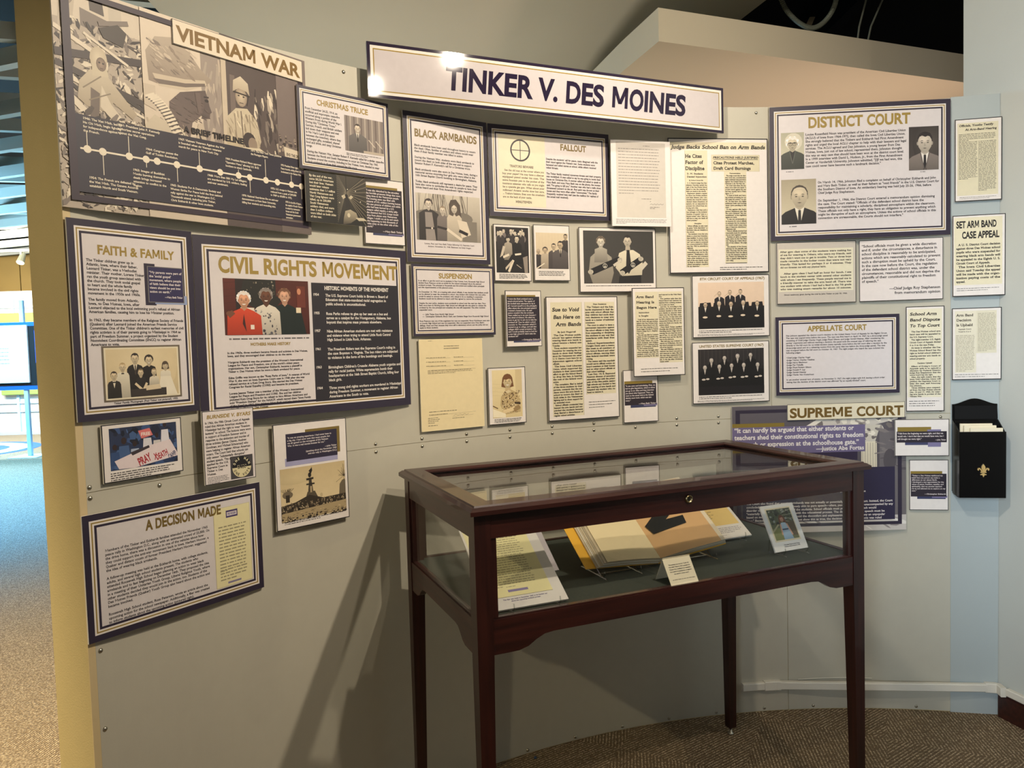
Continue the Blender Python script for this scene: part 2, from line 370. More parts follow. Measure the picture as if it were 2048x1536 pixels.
# carpet: brown loop pile in rows that change direction from tile to tile
def carpet():
    m = mat('loop_carpet', (150, 134, 108), .95); nt = m.node_tree; b = nt.nodes['Principled BSDF']; tc = nt.nodes['Texture Coordinate'] if 'Texture Coordinate' in nt.nodes else nt.nodes.new('ShaderNodeTexCoord')
    def wave(rot, sc):
        mp = nt.nodes.new('ShaderNodeMapping'); mp.inputs['Rotation'].default_value = (0, 0, rot); nt.links.new(tc.outputs['Object'], mp.inputs[0])
        w = nt.nodes.new('ShaderNodeTexWave'); w.inputs['Scale'].default_value = sc; w.inputs['Distortion'].default_value = 3; w.inputs['Detail'].default_value = 2; w.inputs['Detail Scale'].default_value = 6
        nt.links.new(mp.outputs[0], w.inputs['Vector']); return w.outputs['Fac']
    ch = nt.nodes.new('ShaderNodeTexChecker'); ch.inputs['Scale'].default_value = 2.2; ch.inputs[1].default_value = (0, 0, 0, 1); ch.inputs[2].default_value = (1, 1, 1, 1)
    mp = nt.nodes.new('ShaderNodeMapping'); mp.inputs['Rotation'].default_value = (0, 0, .45); nt.links.new(tc.outputs['Object'], mp.inputs[0]); nt.links.new(mp.outputs[0], ch.inputs['Vector'])
    mx = nt.nodes.new('ShaderNodeMix'); nt.links.new(ch.outputs['Color'], mx.inputs[0]); nt.links.new(wave(.15, 26), mx.inputs[2]); nt.links.new(wave(.95, 26), mx.inputs[3])
    vo = nt.nodes.new('ShaderNodeTexVoronoi'); vo.inputs['Scale'].default_value = 110; nt.links.new(tc.outputs['Object'], vo.inputs['Vector'])
    ad = nt.nodes.new('ShaderNodeMath'); ad.operation = 'MULTIPLY_ADD'; ad.inputs[1].default_value = -1.1; nt.links.new(vo.outputs['Distance'], ad.inputs[0]); nt.links.new(mx.outputs[0], ad.inputs[2])
    r = nt.nodes.new('ShaderNodeValToRGB'); r.color_ramp.elements[0].position = .0; r.color_ramp.elements[0].color = (*lin((124, 103, 76)), 1); r.color_ramp.elements[1].position = .75; r.color_ramp.elements[1].color = (*lin((222, 198, 162)), 1)
    nt.links.new(ad.outputs[0], r.inputs[0]); nt.links.new(r.outputs[0], b.inputs['Base Color'])
    bp = nt.nodes.new('ShaderNodeBump'); bp.inputs['Strength'].default_value = .8; bp.inputs['Distance'].default_value = .006
    nt.links.new(ad.outputs[0], bp.inputs['Height']); nt.links.new(bp.outputs['Normal'], b.inputs['Normal'])
    return m
M_CARPET = carpet()

# ------------------------------------------------------------------ the curved wall in plan
CX, CY = 1.176, .641; CO = (0.0238178, 0.07106785, 0.02189423, 2.47146322); T0, T1 = -1.0808879, 0.2266732
def wt(t, off=0.0):
    r = ((CO[0]*t+CO[1])*t+CO[2])*t+CO[3]-off; return (CX+r*math.sin(t), CY+r*math.cos(t))
TS = [T0+(T1-T0)*i/600 for i in range(601)]; SS = [0]
for i in range(600):
    a, b = wt(TS[i]), wt(TS[i+1]); SS.append(SS[-1]+math.hypot(b[0]-a[0], b[1]-a[1]))
def tS(s):
    import bisect
    i = min(max(bisect.bisect(SS, s)-1, 0), 599); return TS[i]+(TS[i+1]-TS[i])*(s-SS[i])/(SS[i+1]-SS[i])
def W(s, off=0.0): return wt(tS(s), off)
LEN = SS[-1]; HW = 2.437
def wall_strip(name, s0, s1, z0, z1, off0, off1, m, parent, n=60, ztop=None):
    v = []; f = []
    for i in range(n+1):
        s = s0+(s1-s0)*i/n; a = W(s, off0); b = W(s, off1); zt = ztop(s) if ztop else z1
        v += [(a[0], a[1], z0), (b[0], b[1], z0), (b[0], b[1], zt), (a[0], a[1], zt)]
    for i in range(n):
        k = 4*i
        for j in range(4): f.append((k+j, k+(j+1) % 4, k+4+(j+1) % 4, k+4+j))
    f = [q[::-1] for q in f]
    f += [(0, 1, 2, 3), (4*n+3, 4*n+2, 4*n+1, 4*n)]
    o = link(name, v, f, m, parent)
    return o
def ztop(s): return 2.408+.032*min(1, s/1.6)
wall = struct(wall_strip('wall_back', 0, LEN, 0, HW, -.0035, -.139, M_END, None, ztop=lambda s: ztop(s)-.001))
for s0, s1, z0, z1, zt in ((.018, 2.6015, .004, 1.2115, None), (2.6035, LEN, .004, 1.2115, None), (.018, 2.5455, 1.213, 2.44, ztop), (2.5475, LEN, 1.213, 2.44, ztop)):
    wall_strip('panel', s0, s1, z0, z1, 0, -.003, M_LAM, wall, 64 if s0 < 1 else 16, zt)
wall_strip('corner_guard', -.0005, .0175, .0, 2.4, .0005, -.003, M_GUARD, wall, 2, ztop)
# screws with domed heads
SG = G().lathe([(.0062, 0), (.0060, .0012), (.0045, .0030), (.0020, .0040)], 10)
smesh = None
def screw(s, z):
    global smesh
    if smesh is None:
        smesh = bpy.data.meshes.new('screw'); smesh.from_pydata(SG.v, [], SG.f); smesh.materials.append(M_SCREW); smesh.polygons.foreach_set('use_smooth', [True]*len(smesh.polygons))
    o = bpy.data.objects.new('screw', smesh); COL.objects.link(o); o.parent = wall
    a = W(s); t = tS(s); n = Vector((-math.sin(t), -math.cos(t), 0)); o.matrix_world = Matrix.Translation((a[0], a[1], z)) @ n.to_track_quat('Z', 'Y').to_matrix().to_4x4()
k = 0; s = .048
for k in range(19):
    s = .030+.1763*k+(.002 if k else -.004)
    if s > LEN-.02: break
    screw(s, 1.2245); screw(s, 1.1985)
    if k in (0, 1, 2, 3): pass
s = .048
while s < LEN-.05:
    screw(s, .016); s += .2044
for s in (.03, .44, .85, 1.26, 1.67, 2.08, 2.497, 2.9, 3.2): screw(s, ztop(s)-.022)
for z in (.43, .63, .825, 1.02, 1.42, 1.62, 1.82, 2.02): screw(.030, z)

# flat filler panel that joins the curved wall to the tall right wall
CL = Vector((1.73342, 3.05791)); CR = Vector((1.908, 3.025)); ce = (CR-CL).normalized(); cn = Vector((ce.y, -ce.x))
def CP(u, d): p = CL+ce*u+cn*d; return (p.x, p.y)
g = G(); L_ = (CR-CL).length
g.prism([CP(.0005, 0), CP(L_-.003, 0), CP(L_-.003, -.06), CP(.0005, -.06)], 0, 2.443, 'z')
wc = struct(g.obj('wall_corner', M_BLUE)); 
rd = Vector((.268, -.963)).normalized(); rn = Vector((-rd.y*-1, 0))
def RP(t, d):  # along the right wall (towards the viewer), d = into the room
    n = Vector((rd.y, -rd.x)); p = CR+rd*t+n*d; return (p.x, p.y)
g = G(); g.prism([RP(-.174, 0), RP(3.2, 0), RP(3.2, -.12), RP(-.174, -.12)], 0, 4.6, 'z'); wr = struct(g.obj('wall_right', M_WALLR))
g = G(); g.prism([RP(.012, 0.0005), RP(3.2, 0.0005), RP(3.2, .016), RP(.012, .016)], 0, .090, 'z'); g.prism([RP(.012, 0.0005), RP(3.2, .0005), RP(3.2, .012), RP(.012, .012)], .090, .096, 'z'); struct(g.obj('baseboard_right', M_WOOD))

# floor
g = G(); g.box((-17, -2.5, -.05), (5, 18, 0)); fl = struct(g.obj('floor', M_CARPET))

# cable raceway: along the curve, coupling, straight chord to the corner, elbow, along the right wall
ra = empty('cable_raceway', (1.03, 3.06, 0)); tag(ra, 'long white plastic cable raceway running low along the grey wall', 'cable raceway')
def poly_run(name, pts, z0, z1, dep, parent):
    """box section following plan points; pts are on the wall side, depth into the room"""
    v = []; f = []; n = len(pts)
    for i, p in enumerate(pts):
        p = Vector(p); t = (Vector(pts[min(i+1, n-1)])-Vector(pts[max(i-1, 0)])).normalized(); nn = Vector((t.y, -t.x))
        q = p+nn*dep; q2 = p+nn*(dep-.003)
        v += [(p.x, p.y, z0), (q2.x, q2.y, z0), (q.x, q.y, z0+.003), (q.x, q.y, z1-.003), (q2.x, q2.y, z1), (p.x, p.y, z1)]
    for i in range(n-1):
        for j in range(6): f.append((6*i+j, 6*i+(j+1) % 6, 6*i+6+(j+1) % 6, 6*i+6+j))
    f = [q[::-1] for q in f]; f += [tuple(range(6)), tuple(range(6*n-6, 6*n))[::-1]]
    o = link(name, v, f, M_PLASTIC, parent); return o
W1 = (ra.matrix_world if False else None)
def at_parent(o, root):
    o.matrix_parent_inverse = Matrix.Translation(root.location).inverted(); return o
at_parent(poly_run('channel', [W(2.405+.02*i, .001) for i in range(6)], .098, .129, .019, ra), ra)
at_parent(poly_run('coupling', [W(2.497, .0003), W(2.520, .0003), W(2.548, .0003), Vector(W(2.548, .0003))+(Vector(CP(L_-.03, .002))-Vector(W(2.548, .0003)))*.022], .095, .133, .022, ra), ra)
A0 = Vector(W(2.55, .001)); B0 = Vector(CP(L_-.03, .002)); pts = [A0+(B0-A0)*i/6 for i in range(7)]
at_parent(poly_run('channel', pts, .098, .129, .019, ra), ra)
at_parent(poly_run('elbow', [CP(L_-.055, .001), CP(L_-.018, .003), RP(.014, .004), RP(.05, .0175)], .095, .133, .0215, ra), ra)
at_parent(poly_run('channel', [RP(.05, .0015), RP(1.5, .0015), RP(3.1, .0015)], .100, .129, .019, ra), ra)
at_parent(G().tube([(*(W(2.64+.05*i, .006)), .131+.003*math.sin(math.pi*i/6)) for i in range(7)], .0016, 6).obj('cable', M_PLASTIC, ra), ra)
# small blue bead on the carpet by the wall
o = G().lathe([(.002, -.004), (.005, -.002), (.006, .001), (.004, .004), (.001, .005)], 10).obj('bead', mat('blue_bead_plastic', (40, 70, 110), .3), smooth=True, loc=(.046, 2.792, .006))
tag(o, 'tiny dark blue bead on the carpet at the foot of the wall', 'bead')

# ------------------------------------------------------------------ ceiling: open black deck, grey slab, cream soffit, conduit
g = G(); g.box((-17, -2.5, 5.0), (14, 18, 5.1)); struct(g.obj('ceiling', M_BLACK))
g = G(); g.box((-2.6, 10.2, 0), (14, 10.3, 5.0)); g.box((13.9, -2.5, 0), (14, 10.2, 5)); struct(g.obj('wall_void', M_BLACK))
g = G(); g.prism([(-1.93, 4.0), (-1.80, 1.0), (-1.6, -1.0), (2.6, -1.0), (2.2, 2.4), (1.60, 4.45), (1.44, 5.08), (1.1, 7.0), (.4, 9.5), (-2.3, 9.5), (-2.1, 6.5)], 3.5, 3.62, 'z'); struct(g.obj('ceiling_panel', M_CLOUD))
g = G()
sp = [(.77, 3.89), (2.72, 4.66), (3.6, 5.01), (3.4, 7.6), (.2, 7.6), (.33, 6.2), (.42, 5.4), (.53, 4.8), (.65, 4.31)]
g.prism(sp, 3.0, 3.162, 'z'); struct(g.obj('ceiling_soffit', M_SOFF))
# flexible metal conduit: ribbed hose hanging in a loop
pts = []
CT = [(1.60, 4.3), (1.66, 3.95), (1.70, 3.72), (1.745, 3.575), (1.80, 3.50), (1.86, 3.452), (1.92, 3.432), (1.98, 3.455), (2.035, 3.515), (2.07, 3.60), (2.09, 3.75), (2.09, 4.3)]
for i in range(len(CT)-1):
    p0, p1, p2, p3 = (CT[min(max(j, 0), len(CT)-1)] for j in (i-1, i, i+1, i+2))
    for q in range(22):
        t = q/22; h = [(2*b_+(c_-a_)*t+(2*a_-5*b_+4*c_-d_)*t*t+(-a_+3*b_-3*c_+d_)*t**3)/2 for a_, b_, c_, d_ in zip(p0, p1, p2, p3)]; pts.append((h[0], 4.9, h[1]))
rad = [.0165 if i % 2 else .0135 for i in range(len(pts))]
hose = G().tube(pts, rad, 8).obj('flexible_conduit', M_DUCT, smooth=False)
tag(hose, 'ribbed grey metal flexible conduit looping down from the black ceiling', 'conduit')
b = G(); b.prism([(1.905, 3.44), (1.945, 3.44), (2.0, 3.56), (1.965, 3.56)], 5.05, 5.06); o = b.obj('hanger_bracket', mat('tan_strap', (84, 76, 56), .7)); tag(o, 'small tan strap bracket seen through the conduit loop', 'bracket')
for x0, x1 in ((2.20, 2.30), (2.25, 2.42)):
    o = G().tube([(x0, 4.95, 3.2), ((x0*2+x1)/3, 4.95, 3.45), (x1, 4.95, 3.7), (x1+.1, 4.95, 4.98)], .006, 6).obj('hanger_wire', M_DUCT)
    tag(o, 'thin dark cable rising to the ceiling, '+('left' if x0 < 2.22 else 'right')+' one of two', 'cable')
g = G()
for x in (2.3, 3.4): g.box((x, 3.5, 4.70), (x+.12, 9, 4.95))
for y in (5.6,): g.box((1.2, y, 4.62), (4.4, y+.1, 4.70))
o = g.obj('roof_beam', M_BLACK); struct(o)

# ------------------------------------------------------------------ display case
CA = math.radians(22.7405); case = empty('display_case', (.35836, 2.41186, 0), CA)
tag(case, 'dark mahogany display case on tapered legs with glass lid and sides', 'display case')
bpy.context.view_layer.update()
def cobj(g, name, m, parent=None, **k): return g.obj(name, m, parent or case, **k)
U, VV = .650, .342; PU, PV = .636, .325   # lid and post half sizes
# legs: square posts that run up to the lid and taper below the rail
P_ = .043
for su in (-1, 1):
    for sv in (-1, 1):
        g = G(); o0, o1 = su*PU, sv*PV; i0, i1 = su*(PU-P_), sv*(PV-P_); j0, j1 = su*(PU-.030), sv*(PV-.030)
        q = lambda a, b, c, d: [(min(a, c), min(b, d)), (max(a, c), min(b, d)), (max(a, c), max(b, d)), (min(a, c), max(b, d))]
        lv = []
        for (pa, z) in ((q(o0, o1, j0, j1), .028), (q(o0, o1, su*(PU-.042), sv*(PV-.042)), .72), (q(o0, o1, i0, i1), .76), (q(o0, o1, i0, i1), 1.1235)):
            lv.append([(x, y, z) for x, y in pa])
        v = [p for L in lv for p in L]; f = [(3, 2, 1, 0), (12, 13, 14, 15)]
        for L in range(3):
            for j in range(4): f.append((4*L+j, 4*L+(j+1) % 4, 4*L+4+(j+1) % 4, 4*L+4+j))
        g.add(v, f); leg = cobj(g, 'leg', M_WOODZ)
        gg = G().lathe([(.012, .0005), (.013, .004), (.006, .006), (.004, .028)], 12); gl = gg.obj('glide', M_SCREW, leg, smooth=True, loc=(su*(PU-.016), sv*(PV-.016), 0))
# lid
def ring_frame(o, i, z0, z1, m, name, parent=None, ou=U, ov=VV, c=.0):
    """four mitred rails"""
    c4 = lambda d: [(-ou+d, -ov+d), (ou-d, -ov+d), (ou-d, ov-d), (-ou+d, ov-d)]
    A, B = c4(o), c4(i)
    for k in range(4):
        j = (k+1) % 4; g = G(); P = [A[k], A[j], B[j], B[k]]; g.prism(P, z0, z1, 'z'); cobj(g, name, m[k % 2], parent)
for k, (nm) in enumerate(('front', 'side', 'back', 'side')):
    # bevelled outer moulding + flat frame in one rail, profile swept with mitres
    prof = [(0, 1.1245), (0, 1.135), (.010, 1.1425), (.014, 1.1425), (.016, 1.1465), (.066, 1.1465), (.072, 1.141), (.072, 1.137), (.060, 1.137), (.060, 1.1245)]
    def corner(d, k):
        return [(-U+d, -VV+d), (U-d, -VV+d), (U-d, VV-d), (-U+d, VV-d)][k % 4]
    v = []; n = len(prof)
    for kk in (k, k+1):
        for d, z in prof: v.append((*corner(d, kk), z))
    f = [(i, n+i, n+(i+1) % n, (i+1) % n) for i in range(n)]+[tuple(range(n)), tuple(range(n, 2*n))[::-1]]
    o = link('lid_rail', v, [q[::-1] for q in f], M_WOOD if k % 2 == 0 else M_WOODY, case)
g = G(); g.box((-U+.061, -VV+.061, 1.129), (U-.061, VV-.061, 1.133)); cobj(g, 'glass_top', M_GLASS)['label'] = 'clear glass lid pane'
# aprons under the lid
e = .001
for sv in (-1, 1):
    g = G(); y0, y1 = sorted((sv*(PV-.002), sv*(PV-.020))); g.box((-PU+P_+e, y0, 1.061), (PU-P_-e, y1, 1.1235)); ap = cobj(g, 'apron', M_WOOD)
    if sv < 0:
        lk = G().lathe([(.0118, 0), (.0118, .004), (.0095, .006), (.0085, .006), (.0080, .0045), (.0005, .0045)], 20, Matrix.Translation((-.008, -PV+.002, 1.099)) @ Matrix.Rotation(math.pi/2, 4, 'X')).obj('lock', mat('worn_brass', (178, 160, 120), .3, metal=1), ap, smooth=True); lk['label'] = 'round brass key lock'
        G().box((-.0092, -PV-.0045, 1.0945), (-.0068, -PV-.0022, 1.1035)).obj('keyhole', M_BLACK, ap)
for su in (-1, 1):
    g = G(); x0, x1 = sorted((su*(PU-.002), su*(PU-.020))); g.box((x0, -PV+P_+e, 1.061), (x1, PV-P_-e, 1.1235)); cobj(g, 'apron', M_WOODY)
# glazed sides with slim stiles, and arched bottom rails
def arch(a, b, lo, hi, top, st):
    """rail outline: shoulders near the posts, flat raised middle"""
    P = [(a, lo)]
    sh = [(0, 0), (.25, .02), (.45, .22), (.62, .62), (.80, .92), (1, 1)]
    for t, q in sh: P.append((a+.035+(st)*t, lo+(hi-lo)*q))
    for t, q in sh[::-1]: P.append((b-.035-(st)*t, lo+(hi-lo)*q))
    P.append((b, lo)); return P+[(b, top), (a, top)]
for sv in (-1, 1):
    y0, y1 = sorted((sv*(PV-.002), sv*(PV-.022))); g = G(); g.prism(arch(-PU+P_+e, PU-P_-e, .768, .802, .856, .13), y0, y1, 'y'); r = cobj(g, 'bottom_rail', M_WOOD)
    g = G(); a, b = sorted((sv*(PV-.006), sv*(PV-.0225))); g.box((-PU+P_+e, a, .8565), (PU-P_-e, b, .8605)); g.obj('bead_moulding', M_WOOD, r)
    for su in (-1, 1):
        g = G(); x0, x1 = sorted((su*(PU-P_-e), su*(PU-P_-.016))); g.box((x0, a, .861), (x1, b, 1.0605)); cobj(g, 'stile', M_WOODZ)
    y = sv*(PV-.013); g = G(); g.box((-PU+P_+.015, y-.002, .861), (PU-P_-.015, y+.002, 1.0605)); cobj(g, 'glass_pane', M_GLASS)
for su in (-1, 1):
    x0, x1 = sorted((su*(PU-.002), su*(PU-.022))); g = G(); g.prism(arch(-PV+P_+e, PV-P_-e, .765, .802, .856, .10), x0, x1, 'x'); r = cobj(g, 'bottom_rail', M_WOODY)
    a, b = sorted((su*(PU-.006), su*(PU-.0225))); g = G(); g.box((a, -PV+P_+e, .8565), (b, PV-P_-e, .8605)); g.obj('bead_moulding', M_WOODY, r)
    for sv in (-1, 1):
        g = G(); y0, y1 = sorted((sv*(PV-P_-e), sv*(PV-P_-.016))); g.box((a, y0, .861), (b, y1, 1.0605)); cobj(g, 'stile', M_WOODZ)
    x = su*(PU-.013); g = G(); g.box((x-.002, -PV+P_+.015, .861), (x+.002, PV-P_-.015, 1.0605)); cobj(g, 'glass_pane', M_GLASS)
g = G(); xa, xb, ya, yb = PU-.024, PU-P_-.002, PV-P_-.002, PV-.024; g.prism([(-xa, -ya), (-xb, -ya), (-xb, -yb), (xb, -yb), (xb, -ya), (xa, -ya), (xa, ya), (xb, ya), (xb, yb), (-xb, yb), (-xb, ya), (-xa, ya)], .845, .858, 'z'); cobj(g, 'deck', M_FELT)['label'] = 'dark green felt floor of the case'
DZ = .858
CM = Matrix.Translation(case.location) @ Matrix.Rotation(CA, 4, 'Z')

# ------------------------------------------------------------------ wall letter box
mb = empty('letter_box', (*CP(.0, .0), .8905), math.atan2(ce.y, ce.x))
tag(mb, 'black glossy wall letter box with brass fleur-de-lis holding a stack of papers', 'letter box')
w_ = .166
# local: x along the filler panel, y- into the room, z up
def arcpoly(x0, x1, zb, zt, rise, n=14):
    P = [(x0, zb), (x1, zb), (x1, zt)]
    for i in range(1, n): t = i/n; P.append((x1+(x0-x1)*t, zt+rise*(.5-.5*math.cos(2*math.pi*t))))
    return P+[(x0, zt)]
g = G(); g.prism(arcpoly(.004, w_, .012, .358, .022), -.008, -.001, 'y'); g.obj('back_plate', M_PBLACK, mb)
g = G(); side = [(-.0085, 0.006), (-.060, 0), (-.078, 0), (-.078, .254), (-.0085, .298)]
g.prism([(y, z) for y, z in side], .004, .0075, 'x'); g.obj('side_panel', M_PBLACK, mb)
g = G(); g.prism([(y, z) for y, z in side], w_-.0035+.002, w_+.002, 'x'); g.obj('side_panel', M_PBLACK, mb)
g = G(); g.box((.004, -.0815, .0), (w_+.003, -.0785, .257), .001); fp = g.obj('front_panel', M_PBLACK, mb)
g = G(); g.box((.008, -.078, .0), (w_-.002, -.009, .004)); g.obj('bottom_panel', M_PBLACK, mb)
# opened lid leaning at the back: thin curved sheet
g = G(); g.prism([(-.0085, .300), (-.018, .300), (-.012, .352), (-.0085, .354)], .010, w_-.002, 'x'); g.obj('hood', mat('satin_black_paint', (9, 9, 9), .6, spec=.2), mb)
# fleur-de-lis
fx, fz, q = .088, .108, .0205
def PZ(pts): return [(fx+x*q, fz+z*q*1.15) for x, z in pts]
g = G()
g.prism(PZ([(0, 1.05), (.30, .62), (.34, .30), (.16, -.10), (.10, -.35), (-.10, -.35), (-.16, -.10), (-.34, .30), (-.30, .62)]), -.0858, -.0816, 'y')
for sx in (-1, 1):
    g.prism(PZ([(sx*x, z) for x, z in [(.16, -.12), (.34, .14), (.62, .42), (.95, .36), (1.02, .08), (.84, -.06), (.74, .10), (.80, .20), (.66, .22), (.46, -.06), (.30, -.28)]]), -.0850, -.0816, 'y')
g.box((fx-.50*q, -.0856, fz-.46*q), (fx+.50*q, -.0816, fz-.26*q)); g.prism(PZ([(-.16, -.46), (.16, -.46), (.22, -.75), (0, -1.12), (-.22, -.75)]), -.0852, -.0816, 'y')
for sx in (-1, 1): g.prism(PZ([(sx*x, z) for x, z in [(.16, -.46), (.30, -.60), (.52, -.62), (.50, -.78), (.24, -.76)]]), -.0850, -.0816, 'y')
g.obj('emblem', M_BRASS, fp)
for i, (x0, y, zt, lb) in enumerate(((.034, -.034, .284, 'tallest white sheet, at the back of the papers in the letter box'), (.042, -.050, .278, 'middle white sheet of the papers in the letter box'), (.058, -.068, .270, 'shortest white sheet, frontmost of the papers in the letter box'))):
    o = G().box((x0-.012, y-.004, .006), (x0-.012+.115, y+.004, zt), .0006).obj('paper_sheet', M_PAPER, mw=Matrix.Translation(mb.location) @ Matrix.Rotation(math.atan2(ce.y, ce.x), 4, 'Z'))
    tag(o, lb, 'paper', 'papers in the letter box')

# ------------------------------------------------------------------ far hall, seen past the left end of the wall
M_FARW = mat('far_white_panel', (205, 205, 200), .7); M_BROWN = mat('brown_wall_panel', (120, 100, 50), .7, noise=.1, nscale=2); M_GREEN = mat('green_panel', (135, 170, 80), .6)
M_CBLUE = mat('cobalt_panel', (20, 85, 190), .5); M_PBL = mat('pale_steel_post', (175, 205, 225), .4); M_TRUSS = mat('white_truss_paint', (190, 196, 190), .6)
M_BULB = mat('lit_bulb', (255, 235, 190), .5, emit=9)
g = G(); g.box((-16.5, 15.5, 0), (-3, 15.7, 2.86)); fw = struct(g.obj('wall_far', M_FARW))
for z in (2.52, 1.90, 1.25, .62, .45): G().box((-16.4, 15.47, z), (-3.1, 15.4995, z+.03)).obj('rail', M_PBL, fw)
for x in (-9.9, -7.5): G().box((x, 15.46, 0), (x+.05, 15.4995, 2.85)).obj('post', M_PBL, fw)
G().box((-16.4, 15.44, 0), (-3.1, 15.4995, .06)).obj('kick_strip', M_PBL, fw)
g = G(); g.box((-16.5, 16.3, 0), (-3, 16.5, 4.2)); bw = struct(g.obj('wall_far_upper', M_BLACK))
for i in range(14):
    G().box((-14.5+i*.62, 16.25, 2.4), (-14.5+i*.62+.60, 16.2995, 3.68)).obj('plank', M_BROWN, bw)
o = G().box((-10.15, 15.38, .80), (-8.3, 15.435, 2.42), .01).obj('wall_graphic', M_GREEN); tag(o, 'green rectangular panel on the far white wall behind the sign', 'panel')
# sign stand: blue framed board with a white notice, on a post
ss = empty('sign_stand', (-7.52, 12.0, 0)); tag(ss, 'blue framed sign with a white notice on a slim pale post in the far hall', 'sign')
G().box((-.03, -.03, .012), (.03, .03, 2.42), .006).obj('post', M_PBL, ss); G().box((-.22, -.22, 0), (.22, .22, .012), .003).obj('foot', M_PBL, ss)
g = G(); g.box((-1.15, -.052, 1.04), (.29, -.0305, 1.10)); g.box((-1.15, -.052, 2.02), (.29, -.0305, 2.08)); g.box((.24, -.052, 1.10), (.29, -.0305, 2.02)); g.box((-1.15, -.052, 1.10), (-1.10, -.0305, 2.02)); g.obj('frame', M_CBLUE, ss)
G().box((-1.10, -.046, 1.10), (.24, -.034, 2.02)).obj('backing', M_BLACK, ss); G().box((.20, -.056, 1.45), (.285, -.0525, 1.95), .001).obj('tab', M_CBLUE, ss)
nb = G().box((-1.0, -.085, 1.15), (.105, -.0525, 2.035), .002).obj('notice', M_FARW, ss)
B_ = Buf(-.0858); vv = V(B_, -1.0, 2.03, 1.1, .88)
for i in range(5): vv.bars(.1, .74, .40+.065*i, .1, 1, .012, (70, 75, 85), last=1, seed=i)
B_.build('lettering', nb, M_PRINT)['kind'] = 'stuff'
# rings printed on the floor
rg = empty('floor_ring', (-9.35, 12.9, 0)); tag(rg, 'blue and cream concentric ring mat on the far floor', 'mat')
for r0, r1, m in ((.0, .42, M_CBLUE), (.42, .60, M_FARW), (.60, .78, M_CBLUE), (.78, 1.08, mat('cream_ring', (225, 215, 150), .8)), (1.08, 1.25, M_CBLUE)):
    g = G(); n = 48; v = []
    for k in range(n):
        a = 2*math.pi*k/n
        for r in (max(r0, .001), r1):
            for z in (0.0005, .004): v.append((r*math.cos(a), r*math.sin(a), z))
    f = []
    for k in range(n):
        A, B = 4*k, 4*((k+1) % n); f += [(A+1, A+3, B+3, B+1), (A+3, A+2, B+2, B+3), (A, A+1, B+1, B)]
    g.add(v, f); g.obj('ring', m, rg)
# open triangular ceiling lattice
lat = struct(empty('ceiling_lattice', (-7, 8, 3.6)))
def beam(p, q, z, w=.05, h=.13):
    p, q = Vector(p), Vector(q); d = (q-p); L = d.length; a = math.atan2(d.y, d.x)
    o = G().box((0, -w/2, 0), (L, w/2, h)).obj('beam', M_TRUSS, lat); o.parent = lat; o.matrix_parent_inverse = Matrix.Translation(lat.location).inverted()
    o.matrix_world = Matrix.Translation((p.x, p.y, z)) @ Matrix.Rotation(a, 4, 'Z')
bpy.context.view_layer.update()
for i in range(15):
    y = 2.2+i*.86
    beam((-1.9, y-.6), (-12.5, y+3.2), 3.60, .08, .12); beam((-1.9, y+1.2), (-12.5, y-2.0), 3.74, .08, .12)
# glowing ring lamp and track lights
o = G().tube([(-8.6+.75*math.cos(a), 11.2+.75*math.sin(a), 3.38) for a in [2*math.pi*i/40 for i in range(40)]], .07, 8, True).obj('ring_lamp', mat('lamp_cream', (250, 235, 200), .5, emit=1.2), smooth=True)
tag(o, 'large round pale ring lamp under the blue lit ceiling lattice', 'lamp')
for i, x in enumerate((-9.86, -9.28)):
    t = empty('track_light', (x, 14.9, 3.42)); tag(t, ('left' if i == 0 else 'right')+' one of two small bright track spotlights in the far hall', 'spotlight', 'far hall track spotlights')
    mm = Matrix.Rotation(math.radians(150), 4, 'X'); G().lathe([(.05, -.12), (.06, 0), (.075, .09)], 12, mm).obj('shade', M_DUCT, t); G().lathe([(.06, .0905), (.062, .10), (.02, .12)], 12, mm).obj('bulb', M_BULB, t); G().box((-.015, -.015, .08), (.015, .015, .13)).obj('stem', M_DUCT, t)
o = G().box((-13.5, 14.86, 3.55), (-5.5, 14.94, 3.60)).obj('light_track', mat('pale_track', (200, 200, 195), .5)); tag(o, 'long pale lighting track crossing the far hall', 'track')
